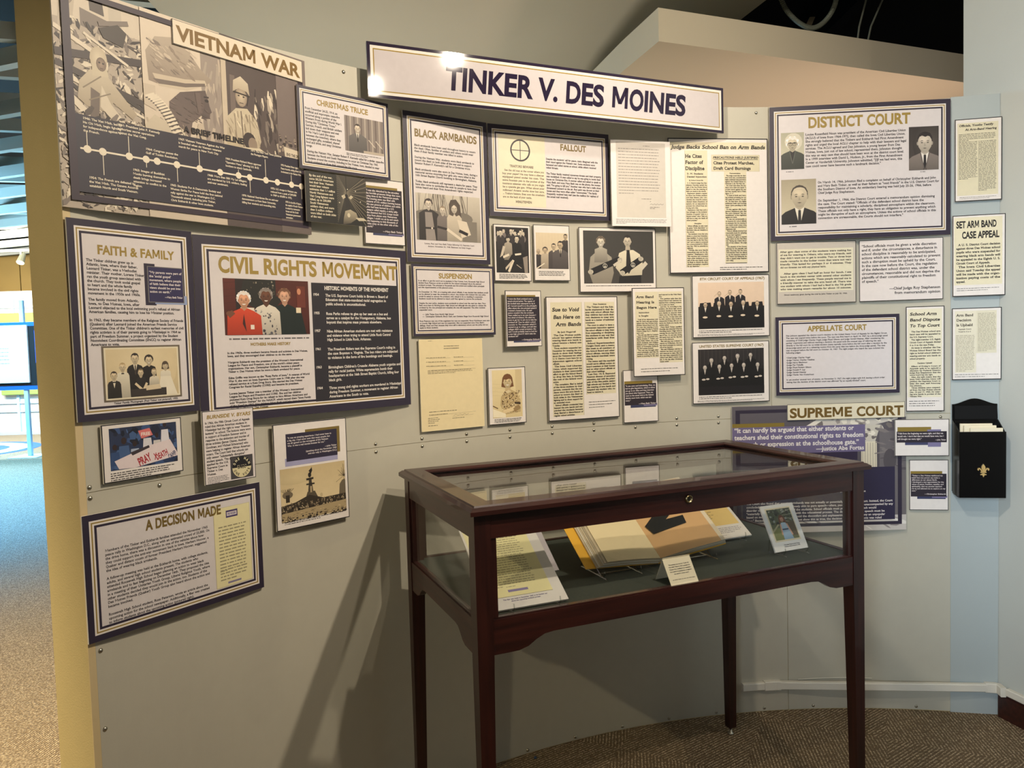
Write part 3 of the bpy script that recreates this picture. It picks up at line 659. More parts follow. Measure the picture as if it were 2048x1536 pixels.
# ------------------------------------------------------------------ boards hung on the wall: plan of the two ends of the face, bottom, top (metres)
BD = {
 'vietnam':(-1.0228,1.8068,-0.5962,2.3689,1.8847,2.4000),
 'vtitle':(-0.8430,2.0305,-0.5975,2.3540,2.3323,2.3949),
 'truce':(-0.6100,2.3295,-0.3739,2.5412,2.0778,2.3208),
 'memorial':(-0.5956,2.3299,-0.4422,2.4723,1.9207,2.0698),
 'napalm':(-0.4559,2.4974,-0.3400,2.5900,1.8717,2.0814),
 'faith':(-1.0202,1.8117,-0.8432,2.0850,1.3835,1.8612),
 'civil':(-0.8418,2.0869,-0.3402,2.5898,1.3452,1.8550),
 'burnside':(-0.8282,2.0582,-0.7326,2.1797,1.1826,1.3815),
 'march':(-0.9926,1.8599,-0.8766,2.0390,1.2281,1.3709),
 'rally':(-0.7006,2.2473,-0.5253,2.4255,1.0073,1.3224),
 'decision':(-1.0224,1.8075,-0.7368,2.2180,0.8540,1.1616),
 'armbands':(-0.3347,2.5940,-0.0642,2.7703,1.8211,2.3165),
 'fallout':(-0.0602,2.7726,0.3909,2.9713,1.9928,2.3153),
 'suspension':(-0.3250,2.6012,-0.0528,2.7767,1.5723,1.8141),
 'notice':(-0.3097,2.6124,-0.1018,2.7487,1.2485,1.5610),
 'girl':(-0.0855,2.7582,0.0492,2.8306,1.2489,1.4540),
 'audience':(-0.0504,2.7781,0.0826,2.8470,1.7630,1.9650),
 'hearing':(0.0938,2.8524,0.2295,2.9121,1.7661,1.9699),
 'couple':(0.2656,2.9264,0.5712,3.0235,1.7231,1.9666),
 'eckquote':(-0.0156,2.7823,0.1148,2.8479,1.5262,1.7289),
 'sue':(0.1329,2.8705,0.4117,2.9781,1.2450,1.7074),
 'hearnews':(0.4676,2.9713,0.6780,3.0243,1.3971,1.7371),
 'trialquote':(0.4283,2.9833,0.5694,3.0230,1.2193,1.4228),
 'letter':(0.3954,2.9486,0.6313,3.0142,1.9706,2.2921),
 'judge':(0.6274,3.0368,1.0334,3.0953,1.7923,2.3140),
 'circuit':(0.7173,3.0555,1.0332,3.0953,1.5398,1.7831),
 'usscourt':(0.7131,3.0547,1.0295,3.0950,1.2785,1.5209),
 'district':(1.0417,3.0958,1.7266,3.0471,1.9142,2.4346),
 'testimony':(1.0645,3.0971,1.3783,3.0944,1.6635,1.9067),
 'memoq':(1.3909,3.0935,1.7010,3.0522,1.6643,1.9053),
 'appellate':(1.0567,3.0967,1.5420,3.0781,1.2992,1.6123),
 'dispute':(1.5658,3.0748,1.7055,3.0513,1.2228,1.6383),
 'supreme':(0.8737,3.0801,1.5652,3.0749,0.7475,1.2610),
 'stitle':(1.0915,3.0705,1.5571,3.0670,1.2006,1.2642),
 'johnquote':(1.5148,3.0634,1.7133,3.0314,1.0469,1.1932),
 'eckquote2':(1.5776,3.0731,1.7200,3.0484,0.8264,1.0286),
 'sign':(-0.4238,2.4748,0.8452,3.0380,2.3249,2.4959),
 'officials':(1.7418,3.0441,1.9054,3.0133,2.0381,2.3524),
 'setarm':(1.7297,3.0383,1.9140,3.0035,1.6708,1.9836),
 'decnews':(1.7321,3.0459,1.9064,3.0131,1.3447,1.6256),
}
INK = (38, 33, 38); PUR = (48, 40, 58); GOLD = (160, 134, 62); WHT = (236, 228, 220); PAP = (222, 214, 212); BLK = (26, 22, 26); NEWS = (226, 216, 184); LAV = (128, 120, 156); TXT = (40, 34, 38)
THK = .005
class Board:
    def __init__(s, key, name, label, cat='poster', side=WHT, thick=THK, group=None, pm=None, edge=None):
        x0, y0, x1, y1, z0, z1 = BD[key]; s.w = math.hypot(x1-x0, y1-y0); s.h = z1-z0; s.pm = pm or M_PRINT
        ex = Vector(((x1-x0)/s.w, (y1-y0)/s.w, 0)); ez = Vector((0, 0, 1)); ey = ez.cross(ex); back = ey*thick
        mw = Matrix(((ex.x, ey.x, 0, x0+back.x), (ex.y, ey.y, 0, y0+back.y), (0, 0, 1, z0), (0, 0, 0, 1)))
        g = G(); g.box((0, -thick, 0), (s.w, 0, s.h)); s.o = g.obj(name, M_FOAM if edge is None else edge, mw=mw); tag(s.o, label, cat, group)
        s.t = thick; s.n = 0
    def part(s):
        b = Buf(-s.t-.0003 if not s.n else s.y-.00012); s.n += 1; return b, V(b, 0, s.h, s.w, s.h)
    def put(s, b, name, label=None):
        s.y = b.y; o = b.build(name, s.o, s.pm)
        if name == 'lettering': o['kind'] = 'stuff'
        if label: o['label'] = label
        return o
def framed(B, o, st=.004):
    """dark outer band, cream-gold-cream stripes, thin dark band, paper"""
    b, v = B.part(); w, h = B.w, B.h
    def r(d, c): v.rect(d/w, d/h, 1-d/w, 1-d/h, c)
    r(0, PUR); r(o, WHT); r(o+st, GOLD); r(o+st*1.8, WHT); r(o+st*2.8, PUR); r(o+st*4.2, PAP); B.put(b, 'border')
def plain(B, t=.004, c=WHT, e=BLK):
    b, v = B.part(); v.rect(0, 0, 1, 1, e); v.rect(t/B.w, t/B.h, 1-t/B.w, 1-t/B.h, c); B.put(b, 'border')

# ---------------- picture drawing
def head(v, cx, cy, r, skin, hair, style='short', d=None, glass=False, look=0, smile=False, shade=.78):
    dk = tuple(int(c*shade) for c in skin); ft = d or tuple(int(c*.36) for c in skin); h2 = tuple(min(255, int(c*1.25+10)) for c in hair)
    def Q(*p): return [(cx+a*r, cy+b*r) for a, b in p]
    if style == 'long': v.poly(Q((-.86, -.3), (-1.05, 1.5), (-.3, 1.7), (0, 1.0), (.4, 1.7), (1.0, 1.5), (.86, -.3)), hair)
    if style == 'bob': v.poly(Q((-.9, -.2), (-1.08, .85), (-.5, 1.0), (.5, 1.0), (1.08, .85), (.9, -.2)), hair)
    v.ell(cx, cy-.14*r, (.80 if style in ('short', 'thin') else .92)*r, (.98 if style != 'thin' else .90)*r, h2, hair, 16)
    if style == 'curly':
        for k in range(11): a = math.pi*(k-1)/8; v.ell(cx+.82*r*math.cos(a), cy-.18*r-.78*r*math.sin(a), .24*r, .24*r, hair if k % 2 else h2, n=8)
    v.ell(cx-.75*r, cy+.12*r, .11*r, .22*r, dk, n=8); v.ell(cx+.75*r, cy+.12*r, .11*r, .22*r, dk, n=8)
    v.poly(Q((-.70, -.35), (-.45, -.74), (0, -.84), (.45, -.74), (.70, -.35), (.73, .1), (.66, .50), (.40, .92), (.16, 1.08), (-.16, 1.08), (-.40, .92), (-.66, .50), (-.73, .1)), skin, dk)
    v.ell(cx-.08*r, cy-.30*r, .46*r, .30*r, tuple(min(255, int(c*1.05)) for c in skin), skin)
    if style in ('short', 'curly'): v.poly(Q((-.76, .05), (-.80, -.5), (-.55, -.92), (0, -1.10), (.55, -.96), (.80, -.5), (.76, .05), (.68, -.28), (.50, -.60), (.30, -.66), (.05, -.56), (-.30, -.70), (-.55, -.58), (-.69, -.28)), hair, h2)
    elif style == 'thin': v.poly(Q((-.76, .1), (-.78, -.4), (-.6, -.78), (-.2, -.95), (.3, -.95), (.6, -.78), (.78, -.4), (.76, .1), (.70, -.32), (.52, -.68), (.2, -.82), (-.2, -.80), (-.52, -.66), (-.70, -.32)), hair)
    elif style == 'bob': v.poly(Q((-.85, .25), (-.85, -.5), (-.5, -1.0), (0, -1.14), (.5, -1.0), (.85, -.5), (.85, .25), (.68, .05), (.62, -.24), (.2, -.32), (-.2, -.20), (-.62, -.26), (-.68, .05)), hair)
    else: v.poly(Q((-.84, .5), (-.84, -.5), (-.5, -1.0), (0, -1.12), (.5, -1.0), (.84, -.5), (.86, .6), (.70, .1), (.62, -.35), (.1, -.74), (-.1, -.74), (-.60, -.30), (-.68, .1)), hair)
    x = cx+look*r
    for sx in (-1, 1):
        v.poly([(x+sx*.12*r, cy-.13*r), (x+sx*.32*r, cy-.20*r), (x+sx*.50*r, cy-.10*r), (x+sx*.32*r, cy-.12*r)], ft); v.ell(x+sx*.31*r, cy+.05*r, .15*r, .085*r, dk, n=8); v.ell(x+sx*.31*r, cy+.05*r, .085*r, .055*r, ft, n=8)
        if glass: v.ring(x+sx*.31*r, cy+.05*r, .24*r, .06*r, ft, 12)
    v.poly([(x-.04*r, cy+.05*r), (x+.12*r, cy+.40*r), (x-.10*r, cy+.42*r)], dk)
    if smile: v.poly([(x-.28*r, cy+.56*r), (x+.28*r, cy+.56*r), (x+.14*r, cy+.70*r), (x-.14*r, cy+.70*r)], (238, 230, 220))
    else: v.poly([(x-.22*r, cy+.64*r), (x, cy+.60*r), (x+.22*r, cy+.64*r), (x, cy+.70*r)], ft)
def body(v, cx, cy, r, cloth, skin, shirt=None, tie=None, bot=1.1, wd=2.0, lap=None):
    v.poly([(cx-.36*r, cy+.6*r), (cx+.36*r, cy+.6*r), (cx+.45*r, cy+1.6*r), (cx-.45*r, cy+1.6*r)], tuple(int(c*.85) for c in skin))
    dk = tuple(int(c*.72) for c in cloth)
    v.poly([(cx-.42*r, cy+1.12*r), (cx-1.35*r, cy+1.5*r), (cx-(wd-.15)*r, cy+2.1*r), (cx-wd*r, bot), (cx+wd*r, bot), (cx+(wd-.15)*r, cy+2.1*r), (cx+1.35*r, cy+1.5*r), (cx+.42*r, cy+1.12*r), (cx, cy+1.5*r)], cloth, dk)
    if shirt: v.poly([(cx-.46*r, cy+1.05*r), (cx, cy+3.0*r), (cx+.46*r, cy+1.05*r), (cx, cy+1.35*r)], shirt)
    if tie: v.poly([(cx-.12*r, cy+1.35*r), (cx-.17*r, cy+3.0*r), (cx, cy+3.3*r), (cx+.17*r, cy+3.0*r), (cx+.12*r, cy+1.35*r)], tie)
    if lap:
        v.line(cx-.46*r, cy+1.1*r, cx-.02*r, cy+3.1*r, .10*r, lap); v.line(cx+.46*r, cy+1.1*r, cx+.02*r, cy+3.1*r, .10*r, lap)
def person(v, cx, cy, r, skin, hair, cloth, style='short', shirt=None, tie=None, bot=1.1, wd=2.0, lap=None, **k):
    if style in ('long',): 
        body(v, cx, cy, r, cloth, skin, shirt, tie, bot, wd, lap); head(v, cx, cy, r, skin, hair, style, **k)
    else: body(v, cx, cy, r, cloth, skin, shirt, tie, bot, wd, lap); head(v, cx, cy, r, skin, hair, style, **k)
def mottle(v, x0, y0, x1, y1, n, cols, s0, s1, seed=1, ang=None, thin=1.0):
    r = random.Random(seed)
    for i in range(n):
        x, y = r.uniform(x0, x1), r.uniform(y0, y1); a = r.uniform(0, math.pi) if ang is None else ang+r.uniform(-.3, .3); s = r.uniform(s0, s1); t = s*thin*r.uniform(.3, 1)
        dx, dy = math.cos(a)*s, math.sin(a)*s; nx, ny = -math.sin(a)*t, math.cos(a)*t
        v.poly([(x-dx-nx*.6, y-dy-ny*.6), (x+dx*.2-nx, y+dy*.2-ny), (x+dx, y+dy), (x+dx*.3+nx, y+dy*.3+ny), (x-dx+nx*.5, y-dy+ny*.5)], r.choice(cols))
def crowd(v, x0, y0, x1, y1, n, skin, cloth, r0, seed=1):
    r = random.Random(seed); P = sorted([(r.uniform(y0, y1), r.uniform(x0, x1)) for _ in range(n)])
    for y, x in P:
        q = r0*(.7+.6*(y-y0)/(y1-y0+1e-6)); c = r.choice(cloth); v.ell(x, y+q*1.8, q*1.3, q*1.4, c, n=8); v.ell(x, y, q*.7, q*.85, r.choice(skin), n=8); v.poly([(x-.7*q, y-.1*q), (x-.5*q, y-.9*q), (x+.5*q, y-.9*q), (x+.7*q, y-.1*q), (x, y-.45*q)], r.choice(cloth))
def peace(v, cx, cy, r, c, w=None):
    w = w or .18*r; v.ring(cx, cy, r, w, c, 20)
    v.line(cx, cy-r, cx, cy+r, w, c); v.line(cx, cy, cx-.68*r, cy+.70*r, w, c); v.line(cx, cy, cx+.68*r, cy+.70*r, w, c)

# ================= large war timeline board
S1, S2, S3, S4 = (86, 76, 70), (130, 118, 108), (182, 168, 150), (228, 214, 190)
B = Board('vietnam', 'timeline_board', 'large photo montage board with a dark timeline of white dots, top left of wall', side=WHT)
b, v = B.part(); v = V(b, 0, B.h, B.w, B.h)
A_ = B.w/B.h
p = v.sub(0, 0, .29, 1, True); p.rect(0, 0, .4, 1, S3)
p.rect(0, 0, .4, .16, (214, 200, 178)); p.poly([(.16, 0), (.22, 0), (.23, .10), (.165, .09)], S1); p.poly([(.25, .03), (.31, .05), (.31, .13), (.25, .11)], (200, 188, 168)); p.poly([(.12, .09), (.26, .12), (.26, .2), (.12, .17)], S2)
p.poly([(.03, .02), (.08, .0), (.10, .06), (.09, .13), (.11, .26), (.02, .24)], (196, 182, 160)); p.ell(.065, .045, .03, .045, S1); p.ell(.07, .06, .018, .03, (150, 134, 118))
mottle(p, 0, .15, .42, .62, 330, [S1, S2, S3, S4, S4, (62, 54, 50), (54, 46, 44)], .006, .034, 3, None, .5)
for (x0, y0, x1, y1, w, c) in ((0, .20, .2, .29, .02, S4), (.0, .315, .40, .27, .035, (66, 56, 54)), (.13, .2, .33, .30, .012, S4), (.0, .36, .42, .47, .03, (72, 62, 58)), (.0, .40, .4, .53, .012, S4), (.06, .5, .30, .72, .03, S4), (.20, .40, .40, .50, .018, (66, 58, 54)), (.20, .14, .34, .10, .022, S2)): p.line(x0, y0, x1, y1, w, c)
p.poly([(.20, .16), (.29, .12), (.33, .15), (.31, .22), (.22, .2)], (70, 62, 56))
# seated child in a pale hood and jacket
p.poly([(.10, .42), (.15, .36), (.21, .35), (.27, .42), (.36, .52), (.34, .55), (.25, .49), (.22, .54), (.13, .53), (.09, .50)], (206, 192, 166), (172, 156, 132)); p.poly([(.20, .42), (.24, .50), (.31, .58), (.27, .6), (.19, .52)], (216, 202, 178)); p.poly([(.15, .44), (.19, .46), (.18, .60), (.14, .60)], (112, 98, 88))
p.ell(.192, .305, .040, .058, (222, 208, 180), (196, 180, 152)); p.poly([(.16, .33), (.225, .33), (.235, .375), (.16, .385)], (206, 192, 164)); p.ell(.203, .325, .023, .032, (164, 142, 122), (120, 102, 88)); p.ell(.195, .318, .005, .004, (50, 42, 40)); p.ell(.212, .320, .005, .004, (50, 42, 40)); p.rect(.197, .342, .211, .345, (80, 62, 56)); p.line(.115, .45, .20, .38, .006, (140, 126, 106)); p.line(.14, .50, .24, .45, .006, (140, 126, 106))
mottle(p, 0, .55, .42, .99, 260, [S1, S2, S3, S4, S4, (54, 46, 44)], .006, .034, 8, None, .5)
# helmeted soldier in profile
p = v.sub(.29, 0, .60, 1, True); p.rect(0, 0, .5, 1, (224, 208, 186), (206, 190, 168)); p.rect(.31, .1, .5, .8, (160, 146, 134)); mottle(p, .32, .2, .44, .75, 40, [(146, 132, 122), (176, 162, 146), (196, 180, 160)], .02, .08, 4, math.pi/2, .25)
p.poly([(.19, .36), (.33, .32), (.345, .37), (.355, .42), (.35, .45), (.30, .455), (.25, .50), (.23, .60), (.12, .56), (.13, .42)], (98, 84, 80), (120, 104, 96))
p.poly([(.325, .33), (.352, .40), (.362, .425), (.345, .44), (.352, .46), (.30, .47), (.32, .40)], (98, 84, 80)); p.ell(.335, .372, .012, .008, (50, 42, 40)); p.line(.32, .355, .348, .352, .008, (58, 48, 46))
p.poly([(.03, .34), (.02, .20), (.07, .12), (.16, .10), (.25, .15), (.31, .22), (.37, .26), (.33, .30), (.22, .33), (.10, .35)], (188, 172, 152), (150, 134, 118)); p.poly([(.05, .30), (.22, .29), (.33, .27), (.34, .29), (.23, .345), (.08, .355)], (206, 190, 166)); p.poly([(.05, .325), (.22, .31), (.33, .285), (.33, .30), (.22, .33), (.08, .345)], (120, 106, 96))
mottle(p, .04, .14, .28, .28, 70, [(150, 134, 118), (206, 190, 168), (172, 156, 138), (132, 118, 106)], .006, .024, 21, .5, .4)
mottle(p, .01, .52, .22, .86, 60, [(196, 180, 156), (214, 200, 176), (160, 144, 124)], .01, .05, 22, 1.1, .25)
mottle(p, .14, .38, .34, .54, 40, [(104, 90, 84), (122, 106, 98), (92, 80, 76)], .006, .02, 23, .3, .5)
p.poly([(.27, .345), (.30, .34), (.305, .44), (.285, .45)], (112, 96, 90))
p.poly([(.0, .36), (.06, .36), (.06, .48), (.0, .46)], (206, 190, 168)); p.poly([(.0, .56), (.05, .50), (.12, .53), (.20, .62), (.26, .76), (.20, .9), (0, .9)], (206, 192, 168), (170, 154, 134)); p.line(.02, .72, .16, .60, .006, (150, 136, 118)); p.line(.05, .8, .12, .62, .006, (150, 136, 118))
for i in range(24):
    t = i/23; x = .03+.22*t**.9; y = .41+.10*t+.30*t*t; p.line(x-.022, y+.012, x+.024, y-.010, .012, (230, 216, 192)); p.line(x-.022, y+.020, x+.024, y-.002, .005, (74, 64, 60))
p.poly([(.28, .5), (.31, .49), (.33, .62), (.36, .70), (.31, .72), (.26, .62)], (196, 180, 158)); p.poly([(.28, .54), (.31, .6), (.34, .69), (.30, .67)], (72, 62, 60))
# soldier with helmet, seated
p = v.sub(.60, 0, .85, 1, True); p.rect(0, 0, .4, 1, (92, 80, 76)); p.rect(0, .1, .03, .8, (206, 190, 166)); p.rect(.05, .2, .08, .5, (120, 106, 98)); mottle(p, .20, .25, .36, .62, 50, [S3, S4, S2, (70, 60, 58)], .012, .05, 12, 1.4, .4)
p.poly([(.03, .42), (.08, .37), (.15, .36), (.21, .42), (.23, .52), (.20, .60), (.05, .60), (.02, .52)], (208, 194, 166), (186, 170, 144)); mottle(p, .03, .40, .22, .60, 60, [(150, 134, 112), (226, 212, 184), (176, 160, 136)], .006, .026, 25, 1.2, .3); p.line(.11, .38, .12, .58, .006, (120, 104, 92)); p.line(.07, .40, .08, .56, .005, (150, 134, 114)); p.line(.16, .39, .17, .56, .005, (150, 134, 114))
p.ell(.115, .305, .036, .052, (212, 194, 166), (160, 142, 122)); p.poly([(.065, .285), (.07, .225), (.115, .195), (.16, .225), (.168, .29), (.15, .27), (.10, .262)], (216, 202, 176), (186, 170, 146)); p.line(.068, .285, .168, .292, .008, (60, 52, 48)); p.ell(.10, .300, .006, .004, (50, 42, 40)); p.ell(.130, .302, .006, .004, (50, 42, 40)); p.rect(.103, .335, .128, .339, (80, 66, 60)); p.line(.160, .29, .150, .345, .005, (60, 52, 48))
p.poly([(.02, .52), (.07, .55), (.13, .60), (.10, .63), (.02, .60)], (196, 180, 150)); p.poly([(.0, .60), (.16, .58), (.32, .60), (.34, .78), (.0, .78)], (210, 196, 168), (160, 146, 124)); p.ell(.155, .53, .04, .045, (66, 56, 54)); p.ell(.175, .545, .028, .036, (150, 132, 114)); p.poly([(.11, .57), (.22, .56), (.30, .60), (.30, .68), (.14, .70)], (214, 200, 172)); mottle(p, .02, .6, .34, .78, 26, [(120, 106, 94), (186, 170, 146), (226, 212, 186)], .01, .05, 9, .3, .3)
# crowd with a placard
p = v.sub(.85, 0, 1, 1, True); p.rect(0, 0, .3, 1, (132, 118, 112), (110, 98, 92)); crowd(p, 0, .46, .24, .55, 40, [(190, 172, 150), (150, 134, 118)], [(66, 58, 56), (96, 84, 80), (150, 136, 122)], .009, 5)
p.poly([(.035, .52), (.19, .535), (.17, .685), (.05, .675)], (216, 202, 178)); p.text('END THE DRAFT-', .05, .567, .016, (70, 58, 56), 'B', w=.55, rot=-.03); p.text('LET YOUNG MEN LIVE', .045, .60, .016, (70, 58, 56), 'B', w=.58, rot=-.03)
crowd(p, 0, .70, .24, .80, 16, [(196, 178, 154), (160, 142, 124)], [(60, 52, 50), (90, 80, 76)], .018, 6)
B.put(b, 'photo_montage')
b, v = B.part()
d = .030; dv = d/B.h; du = d/B.w
v.rect(.052, .575, .985, .925, (50, 46, 58)); B.put(b, 'timeline_band')
b, v = B.part()
for (x0, y0, x1, y1) in ((.026, .020, .052, .962), (.026, .938, .985, .965), (.026, .020, .985, .046), (.960, .020, .985, .965)): v.rect(x0, y0, x1, y1, (56, 44, 56))
B.put(b, 'border')
b, v = B.part(); tc = (236, 224, 200)
v.text('A BRIEF TIMELINE', .435, .555, .030, (40, 34, 36), 'B', w=.25)
dots = [(.085, -1, .075, .595), (.135, 1, .08, .86), (.24, -1, .195, .575), (.305, 1, .235, .79), (.35, -1, .30, .68), (.43, 1, .395, .835), (.52, -1, .43, .60), (.61, 1, .545, .74), (.69, -1, .62, .66), (.755, 1, .69, .82), (.845, -1, .765, .59), (.912, 1, .84, .73)]
Y = .728
v.rect(.062, Y-.0042, .965, Y+.0042, tc)
TL_ = [(.085, .595, .075, '1946: The Viet Minh, led by|Ho Chi Minh, begin fighting|for independence against|the French.', .17), (.135, .860, .085, '1954: The French are defeated by|the Viet Minh. The Geneva Accords|establish North and South Vietnam.', .21), (.225, .592, .190, '1961: President John F. Kennedy|authorizes secret operations|against the Viet Cong.', .175), (.285, .792, .235, '1963: Images of Buddhist|Monks burning themselves to|death brings increased|attention to conflict in the|region.', .165), (.325, .682, .285, '1964: Congress passes the|Gulf of Tonkin Resolution.', .14), (.40, .838, .37, '1965: Students For A Democratic Society and|Women Strike For Peace hold the first national|rally against the war in Washington D.C.|Thousands attend, including John Tinker,|Chris Eckhardt & other Iowa students.', .21), (.49, .602, .41, '1967: Vietnam Veterans Against the War|is founded when six Vietnam veterans|march for peace in New York City.', .19), (.575, .758, .52, '1968: More than 500 My Lai villagers|are murdered by U.S. soldiers, fueling|anti-war sentiment.', .17), (.655, .655, .60, '1969: President Richard Nixon approves|"Operation Menu," allowing U.S. B-52|bombers to attack Cambodia.', .16), (.705, .835, .665, '1970: National Guardsmen fire on anti-war|demonstrators at Kent State University,|killing four students and wounding nine.', .17), (.78, .585, .715, '1971: The New York Times publishes|the Pentagon Papers.', .145), (.835, .772, .80, '1972: U.S. troops in Vietnam are|reduced from a peak of 549,000|in 1969 to 69,000 in 1972.', .13), (.905, .632, .855, '1973: President Nixon signs the Paris|Peace Accords, ending direct U.S.|involvement in the Vietnam War.', .115)]
for (x, yt, tx, t, ww) in TL_:
    n = t.count('|')+1; up_ = yt < Y
    v.ell(x, Y, .0175, .0175, tc, n=18)
    ye = yt+.011*n*1.15+.004 if up_ else yt-.025
    v.rect(x-.0012, min(ye, Y), x+.0012, max(ye, Y), tc)
    v.block(t, tx, tx+ww, yt, .0185, .0098, tc, 'R')
v.ell(.955, Y, .0175, .0175, tc, n=18); v.rect(.954, Y, .956, .80, tc); v.block('1975: In the fall of Saigon,|the capital of South Vietnam|is seized by communist|forces and the South|Vietnamese government|surrenders.', .87, .958, .835, .0175, .0095, tc)
B.put(b, 'lettering')
B = Board('vtitle', 'title_strip', 'cream title strip reading VIETNAM WAR in bronze capitals', 'sign', thick=.004)
plain(B, .0012, (232, 218, 194)); b, v = B.part(); v.text('VIETNAM WAR', .03, .80, .60, (128, 98, 48), 'B', w=.94); B.put(b, 'title')

# ================= main title sign (gloss)
B = Board('sign', 'title_sign', 'long glossy white sign reading TINKER V. DES MOINES across the wall top', 'sign', pm=M_GLOSSP, thick=.008)
b, v = B.part(); w, h = B.w, B.h
for d, c in ((0, PUR), (.010, (232, 226, 216)), (.019, GOLD), (.0225, (206, 198, 198))): v.rect(d/w, d/h, 1-d/w, 1-d/h, c)
B.put(b, 'border'); b, v = B.part(); v.text('TINKER V. DES MOINES', .185, .70, .44, (44, 36, 58), 'B', w=.685, it=.10); B.put(b, 'title')

# ================= christmas truce
B = Board('truce', 'info_board', 'dark bordered board headed CHRISTMAS TRUCE beside the timeline montage', 'poster'); framed(B, .0085, .0030)
b, v = B.part(); v.text('CHRISTMAS TRUCE', .2, .20, .070, GOLD, 'B', w=.56); B.put(b, 'heading')
b, v = B.part()
v.block('From December 24-25, 1914, an|unofficial and impromptu cease-fire|occurred along a portion of the|Western Front during World War I.|During this "Christmas Truce,"|German, French, and British soldiers|laid down their weapons and met|in No Man\u2019s Land (the space|between the trenches), where they|exchanged gifts, socialized, shared|food and drink, and sang Christmas|songs.', .075, .46, .275, .041, .026, TXT)
v.block('During the Vietnam War, Senator Robert F. Kennedy called for a similar cease-fire|between the North and South Vietnamese to occur on Christmas Day 1965.|Students around the country, including in Des Moines, Iowa, decided to wear|black armbands to show their support for this truce.', .08, .925, .795, .042, .026, TXT); v.bars(.50, .90, .735, .018, 2, .010, TXT, .1); B.put(b, 'lettering')
b, v = B.part(); p = v.sub(.49, .255, .93, .70, True); p.rect(0, 0, 1.6, 1, (140, 128, 120)); 
for i in range(11): p.poly([(.05+.12*i, 0), (.10+.12*i, 0), (.09+.12*i, 1), (.05+.12*i, 1)], (176, 164, 150) if i % 2 else (112, 100, 94))
person(p, .42, .32, .12, (222, 206, 184), (60, 50, 46), (112, 106, 102), shirt=(236, 226, 210), tie=(50, 44, 44), bot=1.2, wd=2.6, look=.1, smile=True)
for a in (.78, 1.02): p.line(a, .60, a+.22, .80, .025, (210, 198, 180)); p.line(a+.2, .78, a+.22, 1.0, .012, (60, 54, 50))
p.rect(.6, .93, 1.5, 1, (186, 172, 154)); B.put(b, 'photograph')

# ================= memorial wall card
B = Board('memorial', 'photo_card', 'black photo card of a figure kneeling at an engraved wall, below the CHRISTMAS TRUCE board', 'photo'); b, v = B.part(); v.rect(0, 0, 1, 1, (40, 38, 30), (32, 30, 24)); p = v.sub(.50, .0, 1, 1, True); p.rect(0, 0, .9, 1, (72, 66, 56), (30, 28, 24))
for i in range(22): p.line(.20, .35, 1.0, -.35+.085*i, .006, (160, 148, 124) if i % 2 else (30, 27, 24)); p.line(.22, .30, -.1, -.2+.07*i, .005, (120, 112, 96))
p.line(.22, 0, .22, .6, .01, (20, 18, 16)); p.ell(.22, .42, .035, .05, (30, 26, 24)); p.poly([(.10, .42), (.17, .38), (.2, .44), (.14, .48)], (196, 184, 156)); p.poly([(.27, .44), (.33, .38), (.38, .42), (.32, .47)], (196, 184, 156)); p.poly([(.18, .46), (.27, .46), (.32, .66), (.20, .66)], (44, 40, 36)); p.poly([(.14, .86), (.18, .72), (.30, .68), (.44, .74), (.48, .84), (.30, .96), (.12, 1.0)], (176, 164, 138), (70, 62, 52)); p.ell(.26, .80, .035, .045, (206, 194, 164)); p.poly([(.42, .84), (.6, .83), (.7, .88), (.5, .9)], (200, 188, 160))
for (x, y) in ((.25, .27), (.44, .29), (.12, .42), (.55, .5), (.05, .56)): p.ell(x, y, .012, .012, (235, 225, 200), n=8)
B.put(b, 'photograph'); b, v = B.part(); v.block('By the end of the war,|some 58,220 Americans|lost their lives. Vietnam|would later release|estimates that 1.1 million|North Vietnamese and|Viet Cong fighters were|killed, up to 250,000|South Vietnamese|soldiers died, and more|than 2 million civilians|were killed on both sides|of the war.', .06, .47, .10, .068, .040, (226, 214, 186)); B.put(b, 'lettering')

# ================= quote cards share one layout
def quote(key, label, lines, who, y0=.22, y1=.80, x0=.0, x1=.95, gold=(0, .84), tsz=.030, dy=.048, gh=.06, who_n=1, lav=True, extra=None):
    B = Board(key, 'quote_card', label, 'poster', group=None); plain(B, .0022)
    b, v = B.part(); v.rect(gold[0]+.03, y0-gh*.6, gold[1], y0+gh*.5+.03, (140, 118, 48)); v.rect(.20, y1-.02, .93, y1+gh*.55, (58, 62, 96)); v.rect(.58, y1-.02, .97, y1+gh*.28, LAV); v.rect(x0+.035, y0, x1, y1, (44, 36, 46)); B.put(b, 'quote_box')
    b, v = B.part(); v.block(lines, x0+.06, x1-.03, y0+.05, dy, tsz, (222, 210, 206)); n = lines.count('|')+1
    v.block(who, x0+.06, x1-.02, y0+.05+dy*(n+.5), dy, tsz, (222, 210, 206), al='r'); B.put(b, 'lettering'); return B
quote('napalm', 'narrow dark quote card tucked behind the black photo card beside BLACK ARMBANDS', '\u201cI was also disturbed by the atrocities|the horrible gruesome things that were|being done to the Vietnamese people.|The evening news was filled with|pictures of U.S. soldiers burning homes.|We saw pictures of children and adults|who had been burned by a U.S.|weapon called napalm, a sticky jelly-|like chemical that U.S. troops would|drop from planes onto Vietnamese|villages. I could not sit by and watch|this happening to kids thousands of|miles away on the other side of the|world.\u201d', '\u2014Mary Beth Tinker', .15, .83, tsz=.026, dy=.042)

